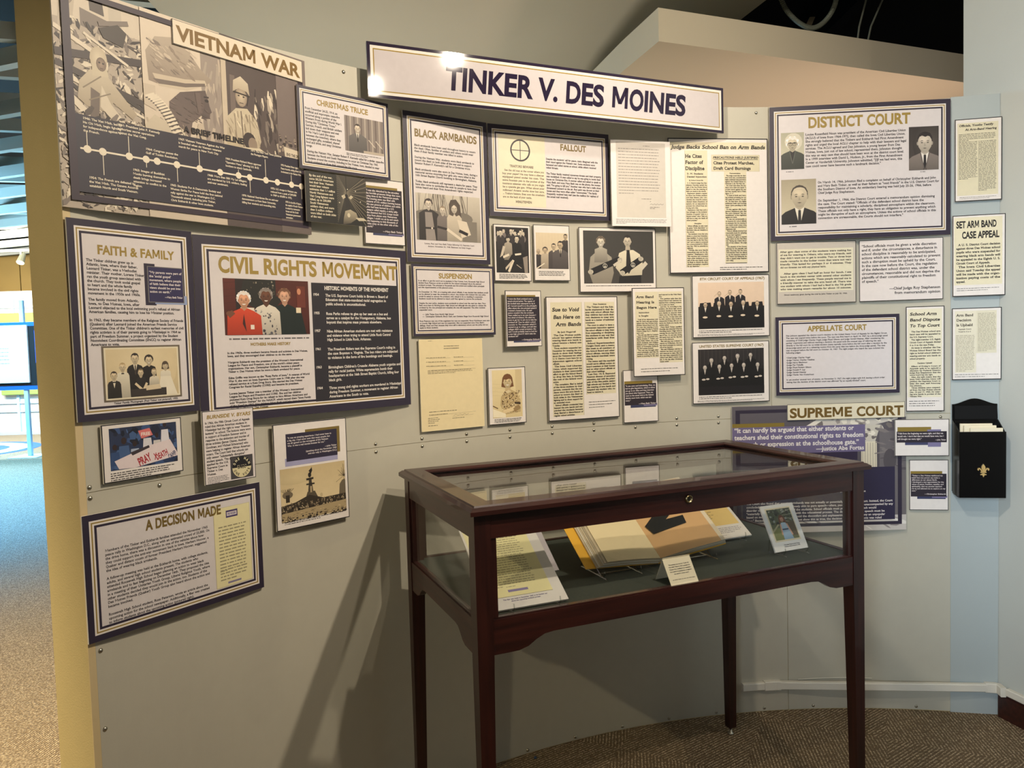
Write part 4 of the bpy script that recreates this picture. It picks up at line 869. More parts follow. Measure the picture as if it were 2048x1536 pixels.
# ================= faith & family
B = Board('faith', 'info_board', 'dark bordered board headed FAITH & FAMILY at the wall left edge', 'poster'); framed(B, .0165)
b, v = B.part(); v.text('FAITH & FAMILY', .21, .165, .046, GOLD, 'B', w=.62); B.put(b, 'heading')
b, v = B.part(); v.block('The Tinker children grew up in|Atlantic, Iowa, where their father,|Leonard Tinker, was a Methodist|minister. Their mother, Lorena Tinker,|ran the youth group associated with|the church. They took social gospel|to heart and the whole family|became involved in the civil rights|movement in the 1950s and 1960s.', .125, .575, .205, .0205, .0128, TXT)
v.block('The family moved from Atlantic,|Iowa, to Des Moines, Iowa, after', .125, .53, .40, .0205, .0128, TXT)
v.block('Leonard objected to the local swimming pool\u2019s refusal of African|American families, causing him to lose his Minister position.||In 1963, they became members of the Religious Society of Friends|(Quakers) after Leonard joined the American Friends Service|Committee. One of the Tinker children\u2019s earliest memories of civil|rights activism is of their parents going to Mississippi in 1964 as|part of Freedom Summer, a project organized by the Student|Nonviolent Coordinating Committee (SNCC) to register African|Americans to vote.', .125, .885, .441, .0205, .0128, TXT); v.block('Tinker Family Photograph (Paul Tinker not pictured), 1955.|Mary Beth Tinker\u2019s personal collection.', .25, .83, .925, .016, .0095, TXT, al='c'); B.put(b, 'lettering')
b, v = B.part(); v.rect(.57, .195, .66, .415, PUR); v.rect(.65, .36, .93, .408, (150, 164, 200)); v.rect(.595, .208, .905, .40, (120, 116, 110)); v.rect(.602, .212, .898, .396, (52, 46, 84)); B.put(b, 'quote_box')
b, v = B.part(); v.block('\u201cMy parents were part of|the \u2018social gospel\u2019|movement, where people|of faith believe that their|views should be put into|action on earth.\u201d'.replace('\u2018', "'"), .61, .89, .245, .0205, .0115, (226, 216, 214)); v.text('\u2014Mary Beth Tinker', .89, .375, .0115, (226, 216, 214), al='r', k=.8); B.put(b, 'lettering')
b, v = B.part(); v.rect(.20, .628, .84, .912, (112, 100, 84)); v.rect(.215, .637, .825, .903, (232, 220, 190)); p = v.sub(.228, .645, .812, .895, True)
p.rect(0, 0, 1.6, 1, (222, 202, 160), (206, 186, 144)); p.ell(.8, .35, .8, .7, (232, 214, 174), (220, 200, 158)); sk = (224, 204, 168); 
person(p, .62, .20, .105, sk, (40, 34, 30), (44, 38, 34), shirt=(232, 220, 192), tie=(70, 60, 52), wd=1.9); person(p, .93, .24, .10, sk, (46, 38, 32), (40, 34, 30), style='curly', wd=1.7, smile=True)
person(p, .34, .37, .085, sk, (176, 152, 110), (232, 222, 196), wd=1.8, tie=None); p.rect(.31, .49, .37, .515, (50, 42, 36)); person(p, .15, .54, .085, sk, (60, 50, 42), (52, 46, 40), shirt=(226, 214, 188), wd=1.8); p.rect(.12, .66, .18, .685, (40, 34, 30))
person(p, 1.30, .37, .085, sk, (90, 76, 60), (234, 224, 200), style='bob', wd=1.6); p.poly([(1.18, .6), (1.42, .6), (1.56, 1), (1.1, 1)], (236, 226, 202))
person(p, .73, .50, .078, sk, (110, 92, 68), (48, 42, 38), style='short', bot=.86, wd=1.6); person(p, 1.03, .50, .072, sk, (150, 128, 96), (228, 216, 190), style='short', bot=.84, wd=1.7)
p.line(.60, .72, .75, .86, .05, sk); p.line(.86, .72, .78, .86, .05, sk); p.poly([(.5, .84), (1.3, .84), (1.3, 1), (.5, 1)], (60, 52, 46)); p.poly([(.82, .78), (1.15, .76), (1.18, .86), (.84, .88)], (220, 202, 168)); B.put(b, 'photograph')

# ================= civil rights movement
B = Board('civil', 'info_board', 'large dark bordered board headed CIVIL RIGHTS MOVEMENT with a colour photograph', 'poster'); framed(B, .0240, .0045)
b, v = B.part(); v.text('CIVIL RIGHTS MOVEMENT', .095, .190, .088, GOLD, 'B', w=.85); B.put(b, 'heading')
b, v = B.part(); v.rect(.495, .228, .945, .930, (44, 40, 46)); B.put(b, 'timeline_box')
b, v = B.part(); wc_ = (232, 224, 214); v.text('HISTORIC MOMENTS OF THE MOVEMENT', .558, .268, .0235, wc_, 'B', w=.335)
for y, yr, t in ((.296, '1954', 'The U.S. Supreme Court holds in Brown v. Board of|Education that state-mandated racial segregation in|public schools is unconstitutional.'), (.405, '1955', 'Rosa Parks refuses to give up her seat on a bus and|serves as a catalyst for the Montgomery, Alabama, bus|boycott that inspires mass protests elsewhere.'), (.510, '1957', 'Nine African American students are met with resistance|and violence when trying to attend Little Rock Central|High School in Little Rock, Arkansas.'), (.618, '1961', 'The Freedom Riders test the Supreme Court\u2019s ruling in|the case Boynton v. Virginia. The bus riders are subjected|to violence in the form of fire bombings and beatings.'), (.726, '1963', 'Birmingham Children\u2019s Crusade: Alabama youth organize and|rally for racial justice. White supremacists bomb their|headquarters at the 16th Street Baptist Church, killing four|black girls.'), (.850, '1964', 'Three young civil rights workers are murdered in Mississippi|during Freedom Summer, a movement to register African|Americans in the South to vote.')):
    v.text(yr, .502, y+.008, .0150, wc_, k=.95); n = max(len(l) for l in t.split('|')); v.block(t, .562, .562+.0064*n, y+.012, .0255, .0150, wc_)
v.bars(.125, .475, .555, .03, 1, .009, TXT, last=1); v.text('MOTHERS MAKE HISTORY', .212, .590, .0165, GOLD, 'B', w=.175)
v.block('In the 1960s, three mothers became friends and activists in Des Moines,|Iowa, and they encouraged their children to do the same.||Margaret Eckhardt was the president of the Women\u2019s International|League for Peace and Freedom, one of the world\u2019s oldest peace|organizations. Her son, Christopher Eckhardt, became a plaintiff in|Tinker v. Des Moines when he wore a black armband for peace.||Edna Griffin was known as the "Rosa Parks of Iowa." A veteran of World|War II, she won an Iowa Supreme Court case in 1948 after she was|refused service at a Katz Drug Store. She started the Des Moines|Congress for Racial Equality (CORE) and became its president.||Lorena Jeanne Tinker was a member of the Women\u2019s International|League for Peace and Freedom and CORE. She and her children|picketed Katz Drug Store for its refusal to hire African Americans and|sold "Freedom Stamps" for the NAACP, which named them "Iowa Family|of the Year" in 1963. Her children Mary Beth and John later became|plaintiffs in Tinker v. Des Moines.', .115, .475, .632, .0170, .0105, TXT); B.put(b, 'lettering')
b, v = B.part(); p = v.sub(.110, .222, .480, .530, True); p.rect(0, 0, 1.8, 1, (96, 38, 26), (70, 26, 18)); p.rect(.22, 0, .40, 1, (42, 26, 22)); p.ell(.75, .2, .42, .36, (38, 36, 30)); p.rect(1.0, 0, 1.8, .3, (84, 36, 26)); mottle(p, .4, 0, 1.1, .3, 16, [(150, 140, 120), (90, 80, 66)], .008, .02, 2)
for i in range(8): p.line(0, .08+.12*i, .22, .06+.12*i, .006, (70, 28, 20))
person(p, 1.17, .29, .13, (224, 172, 140), (110, 74, 52), (26, 38, 34), style='curly', smile=True, wd=2.4); p.poly([(.92, .6), (1.5, .55), (1.6, 1), (.95, 1)], (24, 34, 30)); p.rect(1.40, .50, 1.50, .60, (232, 214, 180))
person(p, .80, .30, .135, (112, 70, 48), (126, 116, 108), (232, 222, 204), style='curly', smile=True, wd=2.1); mottle(p, .56, .55, 1.0, 1.0, 40, [(60, 58, 66), (120, 116, 116), (90, 88, 96)], .012, .03, 11); p.line(.30, .55, .56, .56, .09, (232, 222, 204)); p.ell(.10, .62, .07, .045, (120, 74, 52), n=10); 
person(p, .37, .37, .135, (228, 166, 128), (226, 212, 196), (216, 72, 40), style='curly', smile=True, wd=2.5); p.poly([(.36, .62), (.40, .95), (.33, .8)], (60, 30, 24)); p.rect(.48, .82, .55, .90, (236, 226, 210)); p.poly([(.03, .62), (.14, .56), (.2, .62), (.1, .7)], (120, 74, 52)); p.rect(1.42, .1, 1.6, .5, (110, 50, 36)); p.ell(1.47, .2, .04, .06, (206, 140, 104)); B.put(b, 'photograph')
# ================= small card with the round button
B = Board('burnside', 'info_card', 'small white text card with a round black and cream button picture, overlapping board corner', 'poster'); plain(B, .0018, (232, 222, 218))
b, v = B.part(); v.text('BURNSIDE V. BYARS', .08, .105, .050, GOLD, 'B', w=.86, it=.15); B.put(b, 'heading')
b, v = B.part(); v.block('In 1966, the Fifth Circuit Court of Appeals|ruled that African American students in|Mississippi had the right to wear "freedom|buttons" to school. The buttons were worn|in support of Freedom Summer and in|response to the abduction and murder of|three activists (James Chaney, Andrew|Goodman, and Michael Schwerner) who|were helping to register African American|voters. The Court held that schools can|only censor "substantially disruptive"|student speech. This standard was later', .045, .94, .175, .047, .029, TXT); v.block('applied by the U.S.|Supreme Court in|Tinker v. Des|Moines.', .045, .46, .735, .045, .027, TXT); v.bars(.05, .46, .905, .020, 5, .009, TXT, .1); B.put(b, 'lettering')
b, v = B.part(); p = v.sub(.495, .66, .945, .975, True); p.rect(0, 0, 1.3, 1, (74, 70, 72)); p.ell(.55, .50, .47, .47, (224, 212, 168), n=28); p.poly([(.55+.47*math.cos(a), .50-.47*math.sin(a)) for a in [math.pi*i/20 for i in range(21)]], (30, 28, 30)); p.rect(.09, .45, 1.01, .52, (30, 28, 30))
p.text('SNCC', .55, .585, .17, (232, 222, 184), 'B', w=.40, al='c')
p.text('SNCC', .55, .575, .15, (60, 54, 46), 'B', w=.38, al='c')
for word, a0, a1, sg, c in (('ONE MAN', 158, 22, 1, (232, 222, 184)), ('ONE VOTE', 202, 338, -1, (34, 30, 30))):
    for i, ch in enumerate(word):
        a = math.radians(a0+(a1-a0)*i/(len(word)-1)); r = .335 if sg > 0 else .42
        p.text(ch, .55+r*math.cos(a)-.03*math.cos(a-sg*math.pi/2), .50-r*math.sin(a)+.03*math.sin(a-sg*math.pi/2), .115, c, 'B', rot=a-sg*math.pi/2, k=.8)
B.put(b, 'button_picture')

# ================= march photo
B = Board('march', 'photo_card', 'blurred colour photo card of people with painted signs, below FAITH & FAMILY', 'photo'); plain(B, .0025)
b, v = B.part(); p = v.sub(.085, .075, .93, .80, True); p.rect(0, 0, 2, 1, (44, 52, 78), (40, 56, 92)); mottle(p, 0, 0, 1.9, 1, 60, [(24, 28, 44), (60, 84, 130), (36, 40, 60), (70, 96, 140)], .04, .14, 4)
for (x, y, s, c) in ((.95, .30, .10, (220, 216, 220)), (1.42, .14, .09, (226, 222, 226)), (.35, .42, .12, (70, 96, 140)), (.62, .52, .10, (170, 180, 200)), (1.2, .38, .09, (210, 204, 200)), (.12, .55, .1, (52, 76, 120))): p.ell(x, y-.10, s*.55, s*.7, (52, 36, 34)); p.poly([(x-s, y+.02), (x+s, y+.02), (x+1.3*s, y+.34), (x-1.3*s, y+.34)], c)
p.poly([(.72, .12), (1.02, .08), (1.10, .26), (.80, .32)], (222, 120, 116)); p.text('FREE', .79, .25, .08, (240, 220, 210), 'B', w=.14); p.poly([(.10, .78), (.75, .58), (1.05, .50), (1.55, .42), (1.78, .85), (.60, 1.0), (.2, .98)], (232, 216, 216)); p.poly([(.5, .62), (.98, .5), (1.0, .56), (.55, .7)], (60, 50, 56))
for (t, x, y, s, rt) in (('PRAY', .72, .98, .20, .35), ('X', 1.12, .88, .16, .2), ('DEATH', 1.18, .90, .15, .35), ('CAMP', 1.52, .92, .12, .5)): p.text(t, x, y, s, (176, 50, 60) if t != 'CAMP' else (70, 76, 110), 'B', k=.5, rot=rt)
B.put(b, 'photograph'); b, v = B.part(); v.bars(.08, .90, .855, .038, 4, .020, TXT, .12, seed=4); B.put(b, 'lettering')

# ================= capitol rally
B = Board('rally', 'photo_card', 'tall white card with a dark quote box above a sepia photo of a crowded monument', 'photo'); plain(B, .0025)
b, v = B.part(); v.rect(.42, .075, .90, .33, (126, 106, 50)); v.rect(.14, .33, .86, .405, (166, 164, 196)); v.rect(.16, .10, .86, .36, (48, 42, 62)); B.put(b, 'quote_box')
b, v = B.part(); v.block('\u201cIt was an amazing experience. I had never been to|a big city. I had never seen that many people, but|we all agreed on the wrongness of the Vietnam|War. It was a real morale booster for me.\u201d', .18, .84, .145, .025, .0145, (222, 212, 210)); v.block('\u2014John Tinker|(speaking about the November 1965|anti-war rally in Washington D.C.)', .40, .85, .265, .025, .0145, (222, 212, 210), al='r'); v.bars(.10, .92, .935, .016, 2, .009, TXT, .15); B.put(b, 'lettering')
b, v = B.part(); p = v.sub(.065, .425, .955, .925, True); p.rect(0, 0, 1.6, 1, (206, 184, 140), (236, 216, 172)); p.ell(.3, .2, .4, .12, (216, 196, 152), (208, 188, 144)); p.poly([(1.28, .45), (1.34, .38), (1.40, .36), (1.44, .5), (1.46, .66), (1.26, .66)], (112, 100, 80)); 
for i in range(22):
    r_ = random.Random(i); a = r_.uniform(.9, 2.3); p.line(1.38, .3, 1.38+.3*math.cos(a)*r_.uniform(.3, 1), .3-.26*math.sin(a)*r_.uniform(-.6, 1), .006, (80, 66, 50)); p.line(.14, .5, .14+.15*math.cos(a+r_.uniform(-1, 1)), .5-.12*math.sin(a), .006, (90, 78, 60))
p.ell(.14, .50, .11, .07, (120, 106, 84)); p.poly([(.10, .5), (.18, .5), (.18, .64), (.10, .64)], (60, 52, 42))
p.poly([(.56, .62), (.60, .30), (.58, .24), (.66, .24), (.66, .30), (.70, .62)], (70, 62, 50)); p.poly([(.50, .66), (.56, .50), (.72, .50), (.80, .66)], (90, 80, 64)); p.ell(.62, .18, .035, .05, (44, 38, 32)); p.poly([(.60, .10), (.66, .05), (.67, .02), (.68, .10), (.65, .16)], (40, 34, 28)); p.poly([(.54, .24), (.70, .23), (.70, .27), (.55, .28)], (52, 46, 38)); p.poly([(.54, .34), (.72, .34), (.72, .37), (.54, .37)], (52, 46, 38)); p.rect(.62, .40, .66, .52, (180, 160, 124))
p.ell(.86, .60, .03, .04, (200, 180, 140)); p.poly([(.0, .70), (.3, .66), (.6, .56), (.9, .66), (1.6, .64), (1.6, .85), (0, .88)], (60, 52, 42)); crowd(p, 0, .66, 1.5, .80, 120, [(200, 180, 144), (150, 132, 104)], [(44, 38, 32), (80, 70, 56), (120, 106, 84)], .016, 8)
p.poly([(0, .84), (1.6, .76), (1.6, .96), (0, 1)], (176, 156, 118)); mottle(p, 0, .82, 1.5, 1, 50, [(120, 104, 78), (200, 178, 138), (90, 78, 60)], .01, .04, 5, 0, .4); crowd(p, 0, .90, 1.5, .99, 36, [(210, 190, 152), (150, 132, 104)], [(54, 46, 38), (90, 78, 62)], .020, 9); B.put(b, 'photograph')

# ================= a decision made
B = Board('decision', 'info_board', 'dark bordered board headed A DECISION MADE, lowest on the left', 'poster'); framed(B, .0155, .0042)
b, v = B.part(); v.block('Members of the Tinker and Eckhardt families attended the November 1965|peace rally in Washington D.C., along with an estimated crowd of 25,000. On|the drive home, there was a discussion in one of the vehicles about how|they could support the anti-war movement back in Iowa. Herbert Hoover, a|Quaker and distant cousin of former President Herbert Hoover, suggested|the idea of wearing black armbands.||A follow-up meeting was held at the Eckhardt home, with college students,|adults, and several high school students present. The students who|attended Roosevelt High School began planning an action to wear black|armbands and to fast beginning on December 16th. They proposed the idea|in a meeting of their Unitarian Youth Group, Liberal Religious Youth, where|other students decided they would join in the action, too. Students of the|Des Moines Friends (Quaker) Youth Group also heard about the action and|became involved.||Roosevelt High School student, Ross Peterson, wrote an article about the|upcoming action for the school newspaper. Additionally, a flier was created|to inform students about the upcoming action (pictured right).', .10, .665, .315, .0318, .0195, TXT); B.put(b, 'lettering')
b, v = B.part(); v.rect(.692, .165, .925, .885, (196, 186, 150)); v.rect(.695, .168, .923, .880, (236, 226, 176)); v.rect(.77, .20, .845, .265, (74, 62, 110)); v.rect(.776, .215, .839, .25, (222, 212, 210)); v.text('WE MOURN', .781, .242, .020, (110, 96, 140), 'B', w=.053); v.bars(.72, .90, .345, .0305, 14, .013, (112, 104, 84), .08, .3, seed=3); v.bars(.72, .90, .755-.02, .029, 4, .013, (112, 104, 84), .1, seed=9); v.rect(.765, .845, .85, .862, (140, 130, 160)); B.put(b, 'flier_picture')
b, v = B.part(); v.text('A DECISION MADE', .31, .215, .085, (120, 98, 44), 'B', w=.43); B.put(b, 'heading')

# ================= black armbands
B = Board('armbands', 'info_board', 'tall dark bordered board headed BLACK ARMBANDS with a photo of three people', 'poster'); framed(B, .0150, .0038)
b, v = B.part(); v.text('BLACK ARMBANDS', .125, .160, .052, (126, 104, 50), 'B', w=.745); B.put(b, 'heading')
b, v = B.part(); v.block('Black armbands have been used throughout history to mourn|the dead. Often, families of soldiers and others would wear|them if their family member was killed in action.||During the Vietnam War, students wore black armbands to|mourn the dead on both sides of the war and to support|Senator Robert F. Kennedy\u2019s call for a Christmas truce.||Black armbands were also worn in Des Moines, Iowa, during a|memorial service mourning four girls who were killed in the|16th Street Baptist Church bombing in Birmingham, Alabama.||Today, black armbands still represent a desire for peace. They|have also come to symbolize the wish by people to have their|voices heard and their First Amendment rights respected.', .12, .865, .225, .0200, .0128, TXT); v.block('Lorena, Paul, and Mary Beth Tinker following U.S. Supreme Court|decision. November 24, 1968. Bettmann via Getty Images.', .20, .80, .878, .018, .0095, (110, 100, 100), al='c'); B.put(b, 'lettering')
b, v = B.part(); p = v.sub(.115, .535, .885, .850, True); p.rect(0, 0, 1.6, 1, (206, 196, 178), (150, 140, 126)); 
for i in range(26):
    r_ = random.Random(i+40); x = r_.uniform(0, 1.3); p.line(x, .5, x+r_.uniform(-.15, .15), 0, r_.uniform(.006, .02), (110, 100, 90))
p.ell(.30, .5, .4, .16, (120, 112, 100)); p.ell(1.1, .5, .3, .14, (126, 118, 106)); p.rect(0, .55, 1.5, 1, (130, 122, 110)); sk = (220, 206, 186)
person(p, .30, .22, .10, sk, (60, 50, 46), (52, 46, 44), style='curly', wd=2.5, smile=True); p.poly([(.21, .40), (.38, .40), (.46, 1), (.22, 1)], (150, 140, 132)); p.rect(.2, .72, .47, .76, (40, 34, 34)); p.ell(.37, .74, .022, .022, (226, 214, 196), n=10)
person(p, .64, .34, .088, sk, (140, 122, 100), (126, 116, 110), wd=1.75); p.line(.50, .70, .82, .76, .05, (46, 40, 40)); 
p.poly([(.80, .2), (.85, .10), (.98, .08), (1.08, .2), (1.12, .62), (1.0, .66), (.82, .62)], (84, 72, 64)); person(p, .93, .28, .10, sk, (90, 78, 68), (214, 200, 178), style='long', wd=2.0); p.poly([(1.0, .52), (1.24, .56), (1.34, .84), (1.1, .92)], (222, 208, 186)); p.line(1.04, .76, 1.26, .84, .07, (40, 34, 34)); p.line(.74, .74, 1.1, .96, .06, (226, 212, 190)); B.put(b, 'photograph')

# ================= fallout
B = Board('fallout', 'info_board', 'wide dark bordered board headed FALLOUT with a circle and cross leaflet', 'poster'); framed(B, .0155, .0038)
b, v = B.part(); v.text('FALLOUT', .58, .225, .070, (126, 104, 50), 'B', w=.22); B.put(b, 'heading')
b, v = B.part(); v.rect(.078, .105, .452, .885, (234, 222, 192)); v.ring(.252, .265, .122, .018, (50, 42, 44), 36); v.line(.252, .15, .252, .38, .008, (50, 42, 44)); v.line(.178, .265, .326, .265, .008, (50, 42, 44)); v.text('TRAITORS BEWARE', .165, .455, .026, (96, 82, 66), 'S', w=.19); v.text('MINUTEMEN', .205, .845, .026, (96, 82, 66), 'S', w=.13)
v.block('>See the old man at the corner where you|buy your paper? He may have a silencer|equipped pistol under his coat. The|extra fountain pen in the pocket of the|insurance salesman who calls on you might|be a cyanide gas gun. What about your|milkman? Arsenic works slow but sure.|... Traitors beware. Even now the crosshairs|are on the back of your necks.~', .105, .44, .500, .0365, .021, (110, 96, 78), 'S', just=True); B.put(b, 'leaflet_picture')
b, v = B.part(); v.block('Despite the students\u2019 call for peace, many disagreed with the|their stand against the Vietnam war. Some students were|harassed and called names at school, while others received|veiled threats.||The Tinker family received numerous threats and their property|was vandalized. A man called to say he was going to bomb their|house on Christmas Eve. A woman called and asked to speak to|Mary Beth, and once Mary Beth was on the phone, the woman|said, "I\u2019m going to kill you." Another man who had a radio show|threatened Leonard on the air. Red paint was thrown at their|house and they were often called "communists." The family|frequently received hate mail (see the mailbox for replicas of|the actual mail received).', .460, .925, .345, .0325, .0200, TXT); B.put(b, 'lettering')

# ================= suspension
B = Board('suspension', 'info_board', 'small dark bordered board headed SUSPENSION, under the BLACK ARMBANDS board', 'poster'); framed(B, .0085, .0028)
b, v = B.part(); v.text('SUSPENSION', .315, .190, .072, GOLD, 'B', w=.405); B.put(b, 'heading')
b, v = B.part(); v.block('In an effort to get the word out to students in Des Moines, Iowa, Roosevelt High School|student Ross Peterson wrote an article for the school newspaper about the planned|armband protest. The principal at Roosevelt saw the article and notified other principals|and the superintendent of the planned action.||On December 14, 1965, at a meeting with school officials, it was decided that students would|not be allowed to wear the armbands in school. Any student who violated this new policy|would be asked to remove the armband, with refusal to do so resulting in suspension.|Students would not be allowed to return until they agreed to remove the armbands.||Despite the new policy, students wore armbands to school over the next two days. Mary|Beth wore hers to Harding Junior High School and although she was asked to remove the|armband by the vice principal and complied, she was still suspended. The other students|suspended were:||     \u2014  John Tinker from North High School|     \u2014  Christopher Eckhardt, Bruce Clark, and Christine Singer from Roosevelt High School||Ross Peterson was one of the organizers but was not suspended. Percy Hutchinson were sent|to Lincoln High School and was not suspended. Also not suspended were Mary Beth\u2019s|siblings, Hope and Paul, because they were still in elementary school, and the policy did not|apply to those students.', .075, .925, .238, .0312, .0195, TXT); B.put(b, 'lettering')

# ================= suspension notice form
B = Board('notice', 'document_board', 'cream typed NOTICE form board with blanks, no border', 'document'); b, v = B.part(); v.rect(0, 0, 1, 1, (240, 224, 180)); v.rect(.012, .01, .992, .99, (236, 218, 172)); B.put(b, 'border')
b, v = B.part(); v.text('DES MOINES PUBLIC SCHOOLS', .38, .082, .0085, TXT, 'S', w=.24); v.text('NOTICE OF SUSPENSION', .38, .108, .0095, TXT, 'S', w=.24); v.bars(.14, .24, .02, .02, 1, .006, TXT, seed=3)
for i, y in enumerate((.205, .250, .295)):
    v.line(.14, y+.004, .48, y+.004, .0014, (90, 80, 60)); v.line(.54, y+.004, .86, y+.004, .0014, (90, 80, 60)); v.bars(.10, .44, y, .02, 1, .0085, (110, 96, 70), .1, .9, seed=i); v.bars(.53, .72, y, .02, 1, .0085, (110, 96, 70), .1, .8, seed=i+7)
v.bars(.12, .86, .345, .0150, 3, .008, (96, 84, 62), .1, .6, 5); v.line(.18, .337, .88, .337, .0014, (90, 80, 60))
v.bars(.12, .84, .795, .0225, 1, .0085, TXT, seed=2); v.line(.12, .832, .86, .822, .0014, (90, 80, 60)); v.bars(.12, .6, .826, .02, 1, .008, (110, 96, 70), seed=8); v.bars(.10, .30, .862, .018, 4, .007, TXT, .2, .5, 6); v.line(.48, .862, .82, .852, .0014, (90, 80, 60)); v.bars(.48, .80, .882, .02, 1, .008, TXT, seed=4)
for i in range(7): v.line(.50+.035*i, .850-.012*(i % 2), .535+.035*i, .838+.012*(i % 2), .002, (80, 70, 56))
v.bars(.10, .34, .945, .02, 1, .008, TXT, seed=12); B.put(b, 'lettering')

# ================= girl with armband
B = Board('girl', 'photo_card', 'sepia photo card of a girl with bobbed hair in a patterned blouse', 'photo'); plain(B, .0025)
b, v = B.part(); p = v.sub(.105, .045, .90, .885, True); p.rect(0, 0, 1, 1, (236, 218, 170), (222, 202, 152)); p.rect(.55, 0, .75, .5, (216, 196, 150)); 
for i in range(4): p.line(0, .28+.08*i, .3, .31+.08*i, .004, (206, 186, 140))
p.poly([(.20, .56), (.30, .44), (.44, .42), (.56, .48), (.66, .64), (.66, .90), (.28, .94), (.18, .74)], (196, 172, 124)); mottle(p, .22, .45, .64, .90, 150, [(92, 66, 40), (120, 92, 56), (232, 214, 172)], .008, .020, 5)
p.poly([(.31, .30), (.42, .30), (.44, .46), (.30, .46)], (206, 180, 134)); p.poly([(.30, .46), (.38, .42), (.44, .46), (.36, .50)], (224, 206, 162)); head(p, .36, .235, .135, (232, 208, 160), (120, 80, 48), 'bob', smile=True)
p.line(.52, .70, .66, .72, .035, (60, 44, 30)); p.line(.24, .88, .52, .82, .08, (232, 208, 160)); p.line(.50, .86, .64, .78, .09, (160, 132, 88)); p.poly([(0, .80), (.3, .92), (.3, 1), (0, .98)], (244, 232, 200)); p.line(0, .74, .12, .80, .02, (120, 92, 58)); B.put(b, 'photograph')
b, v = B.part(); v.bars(.14, .88, .915, .024, 3, .012, TXT, .1, .9, 3); B.put(b, 'lettering')

# ================= audience and hearing photos
B = Board('audience', 'photo_card', 'black and white photo card of a crowd around a seated woman in dark coat', 'photo'); plain(B, .0022)
b, v = B.part(); p = v.sub(.055, .045, .94, .85, True); p.rect(0, 0, 1, 1, (34, 30, 30)); sk = (228, 214, 190); crowd(p, .02, .06, .78, .20, 12, [sk, (200, 186, 164)], [(24, 22, 22), (120, 110, 104), (210, 198, 178)], .055, 3)
for (x, y) in ((.12, .12), (.38, .08), (.62, .10)): person(p, x, y, .05, sk, (30, 26, 26), (60, 54, 54), shirt=(226, 214, 194), tie=(40, 36, 36), bot=.5)
person(p, .30, .26, .062, sk, (40, 34, 32), (176, 164, 146), style='bob', bot=.72, wd=1.7); p.line(.20, .42, .12, .68, .06, (206, 192, 170)); p.line(.12, .68, .32, .60, .05, sk)
person(p, .52, .25, .066, sk, (30, 26, 26), (26, 24, 24), style='curly', bot=.80, wd=1.9); p.poly([(.38, .60), (.70, .58), (.76, .72), (.50, .80), (.30, .72)], (24, 22, 22)); p.line(.42, .72, .30, .98, .055, sk); p.line(.40, .74, .20, .94, .045, (206, 192, 170)); p.poly([(.46, .58), (.62, .56), (.62, .60), (.47, .62)], (232, 220, 198)); p.poly([(.66, .66), (.78, .62), (.78, 1), (.70, 1)], (150, 138, 126)); p.line(.50, .82, .62, .90, .012, (200, 186, 166)); p.poly([(.05, .7), (.16, .62), (.24, 1), (.05, 1)], (24, 22, 22)); B.put(b, 'photograph')
b, v = B.part(); v.bars(.12, .9, .885, .022, 4, .012, TXT, .15, .9, 5); B.put(b, 'lettering')
B = Board('hearing', 'photo_card', 'pale photo card of seated men in suits and glasses seen from the side', 'photo'); plain(B, .0022)
b, v = B.part(); p = v.sub(.06, .14, .955, .785, True); p.rect(0, 0, 1.2, 1, (222, 204, 172), (214, 194, 162)); 
for i in range(9): p.line(.1+.1*i, 0, .1+.1*i, .5, .004, (206, 188, 156))
person(p, .93, .10, .075, (196, 176, 148), (40, 34, 34), (70, 62, 60), bot=.6)
person(p, .07, .52, .07, (196, 174, 146), (190, 176, 156), (60, 54, 54), style='thin', wd=1.8); person(p, .28, .48, .08, (206, 184, 154), (60, 50, 46), (196, 180, 156), style='curly', wd=1.8)
person(p, .55, .38, .085, (214, 192, 162), (50, 44, 42), (84, 76, 74), glass=True, shirt=(226, 212, 186), look=-.3, wd=2.1); person(p, .76, .33, .105, (206, 184, 154), (34, 30, 30), (96, 88, 86), glass=True, shirt=(226, 212, 186), tie=(40, 36, 36), look=-.35, wd=2.5); p.line(.0, 1, .25, .85, .03, (230, 218, 194)); B.put(b, 'photograph')
b, v = B.part(); v.bars(.12, .9, .835, .024, 4, .012, TXT, .15, .9, 6); B.put(b, 'lettering')

# ================= couple holding armbands with peace signs
B = Board('couple', 'photo_card', 'black and white photo of two students holding up armbands with peace signs', 'photo'); plain(B, .0026)
b, v = B.part(); p = v.sub(.055, .05, .965, .865, True); p.rect(0, 0, 1.6, 1, (56, 54, 50), (66, 62, 58)); sk = (206, 196, 176)
p.poly([(.10, .78), (.14, .50), (.26, .40), (.44, .40), (.58, .50), (.62, .80), (.56, 1), (.18, 1)], (166, 158, 142), (136, 128, 114)); person(p, .36, .21, .095, (216, 206, 186), (96, 84, 70), (176, 168, 152), style='curly', bot=.6, wd=1.5, smile=True)
p.poly([(.66, .70), (.74, .42), (.88, .36), (1.04, .36), (1.18, .44), (1.24, .62), (1.22, .84), (.80, .86)], (226, 216, 190), (196, 186, 162)); head(p, .92, .19, .105, (206, 194, 172), (34, 30, 28), 'short'); p.poly([(.88, .29), (.97, .29), (.98, .38), (.87, .38)], (180, 168, 148)); p.poly([(.90, .36), (.96, .36), (1.0, .72), (.94, .82), (.88, .72)], (34, 30, 30)); p.poly([(.74, .86), (1.20, .84), (1.2, 1), (.72, 1)], (30, 28, 28))
def band(x0, y0, x1, y1, px, py): p.line(x0, y0, x1, y1, .12, (20, 18, 20)); peace(p, px, py, .045, (232, 224, 206))
band(.16, .78, .76, .54, .44, .665); band(.78, .80, 1.20, .54, 1.03, .645)
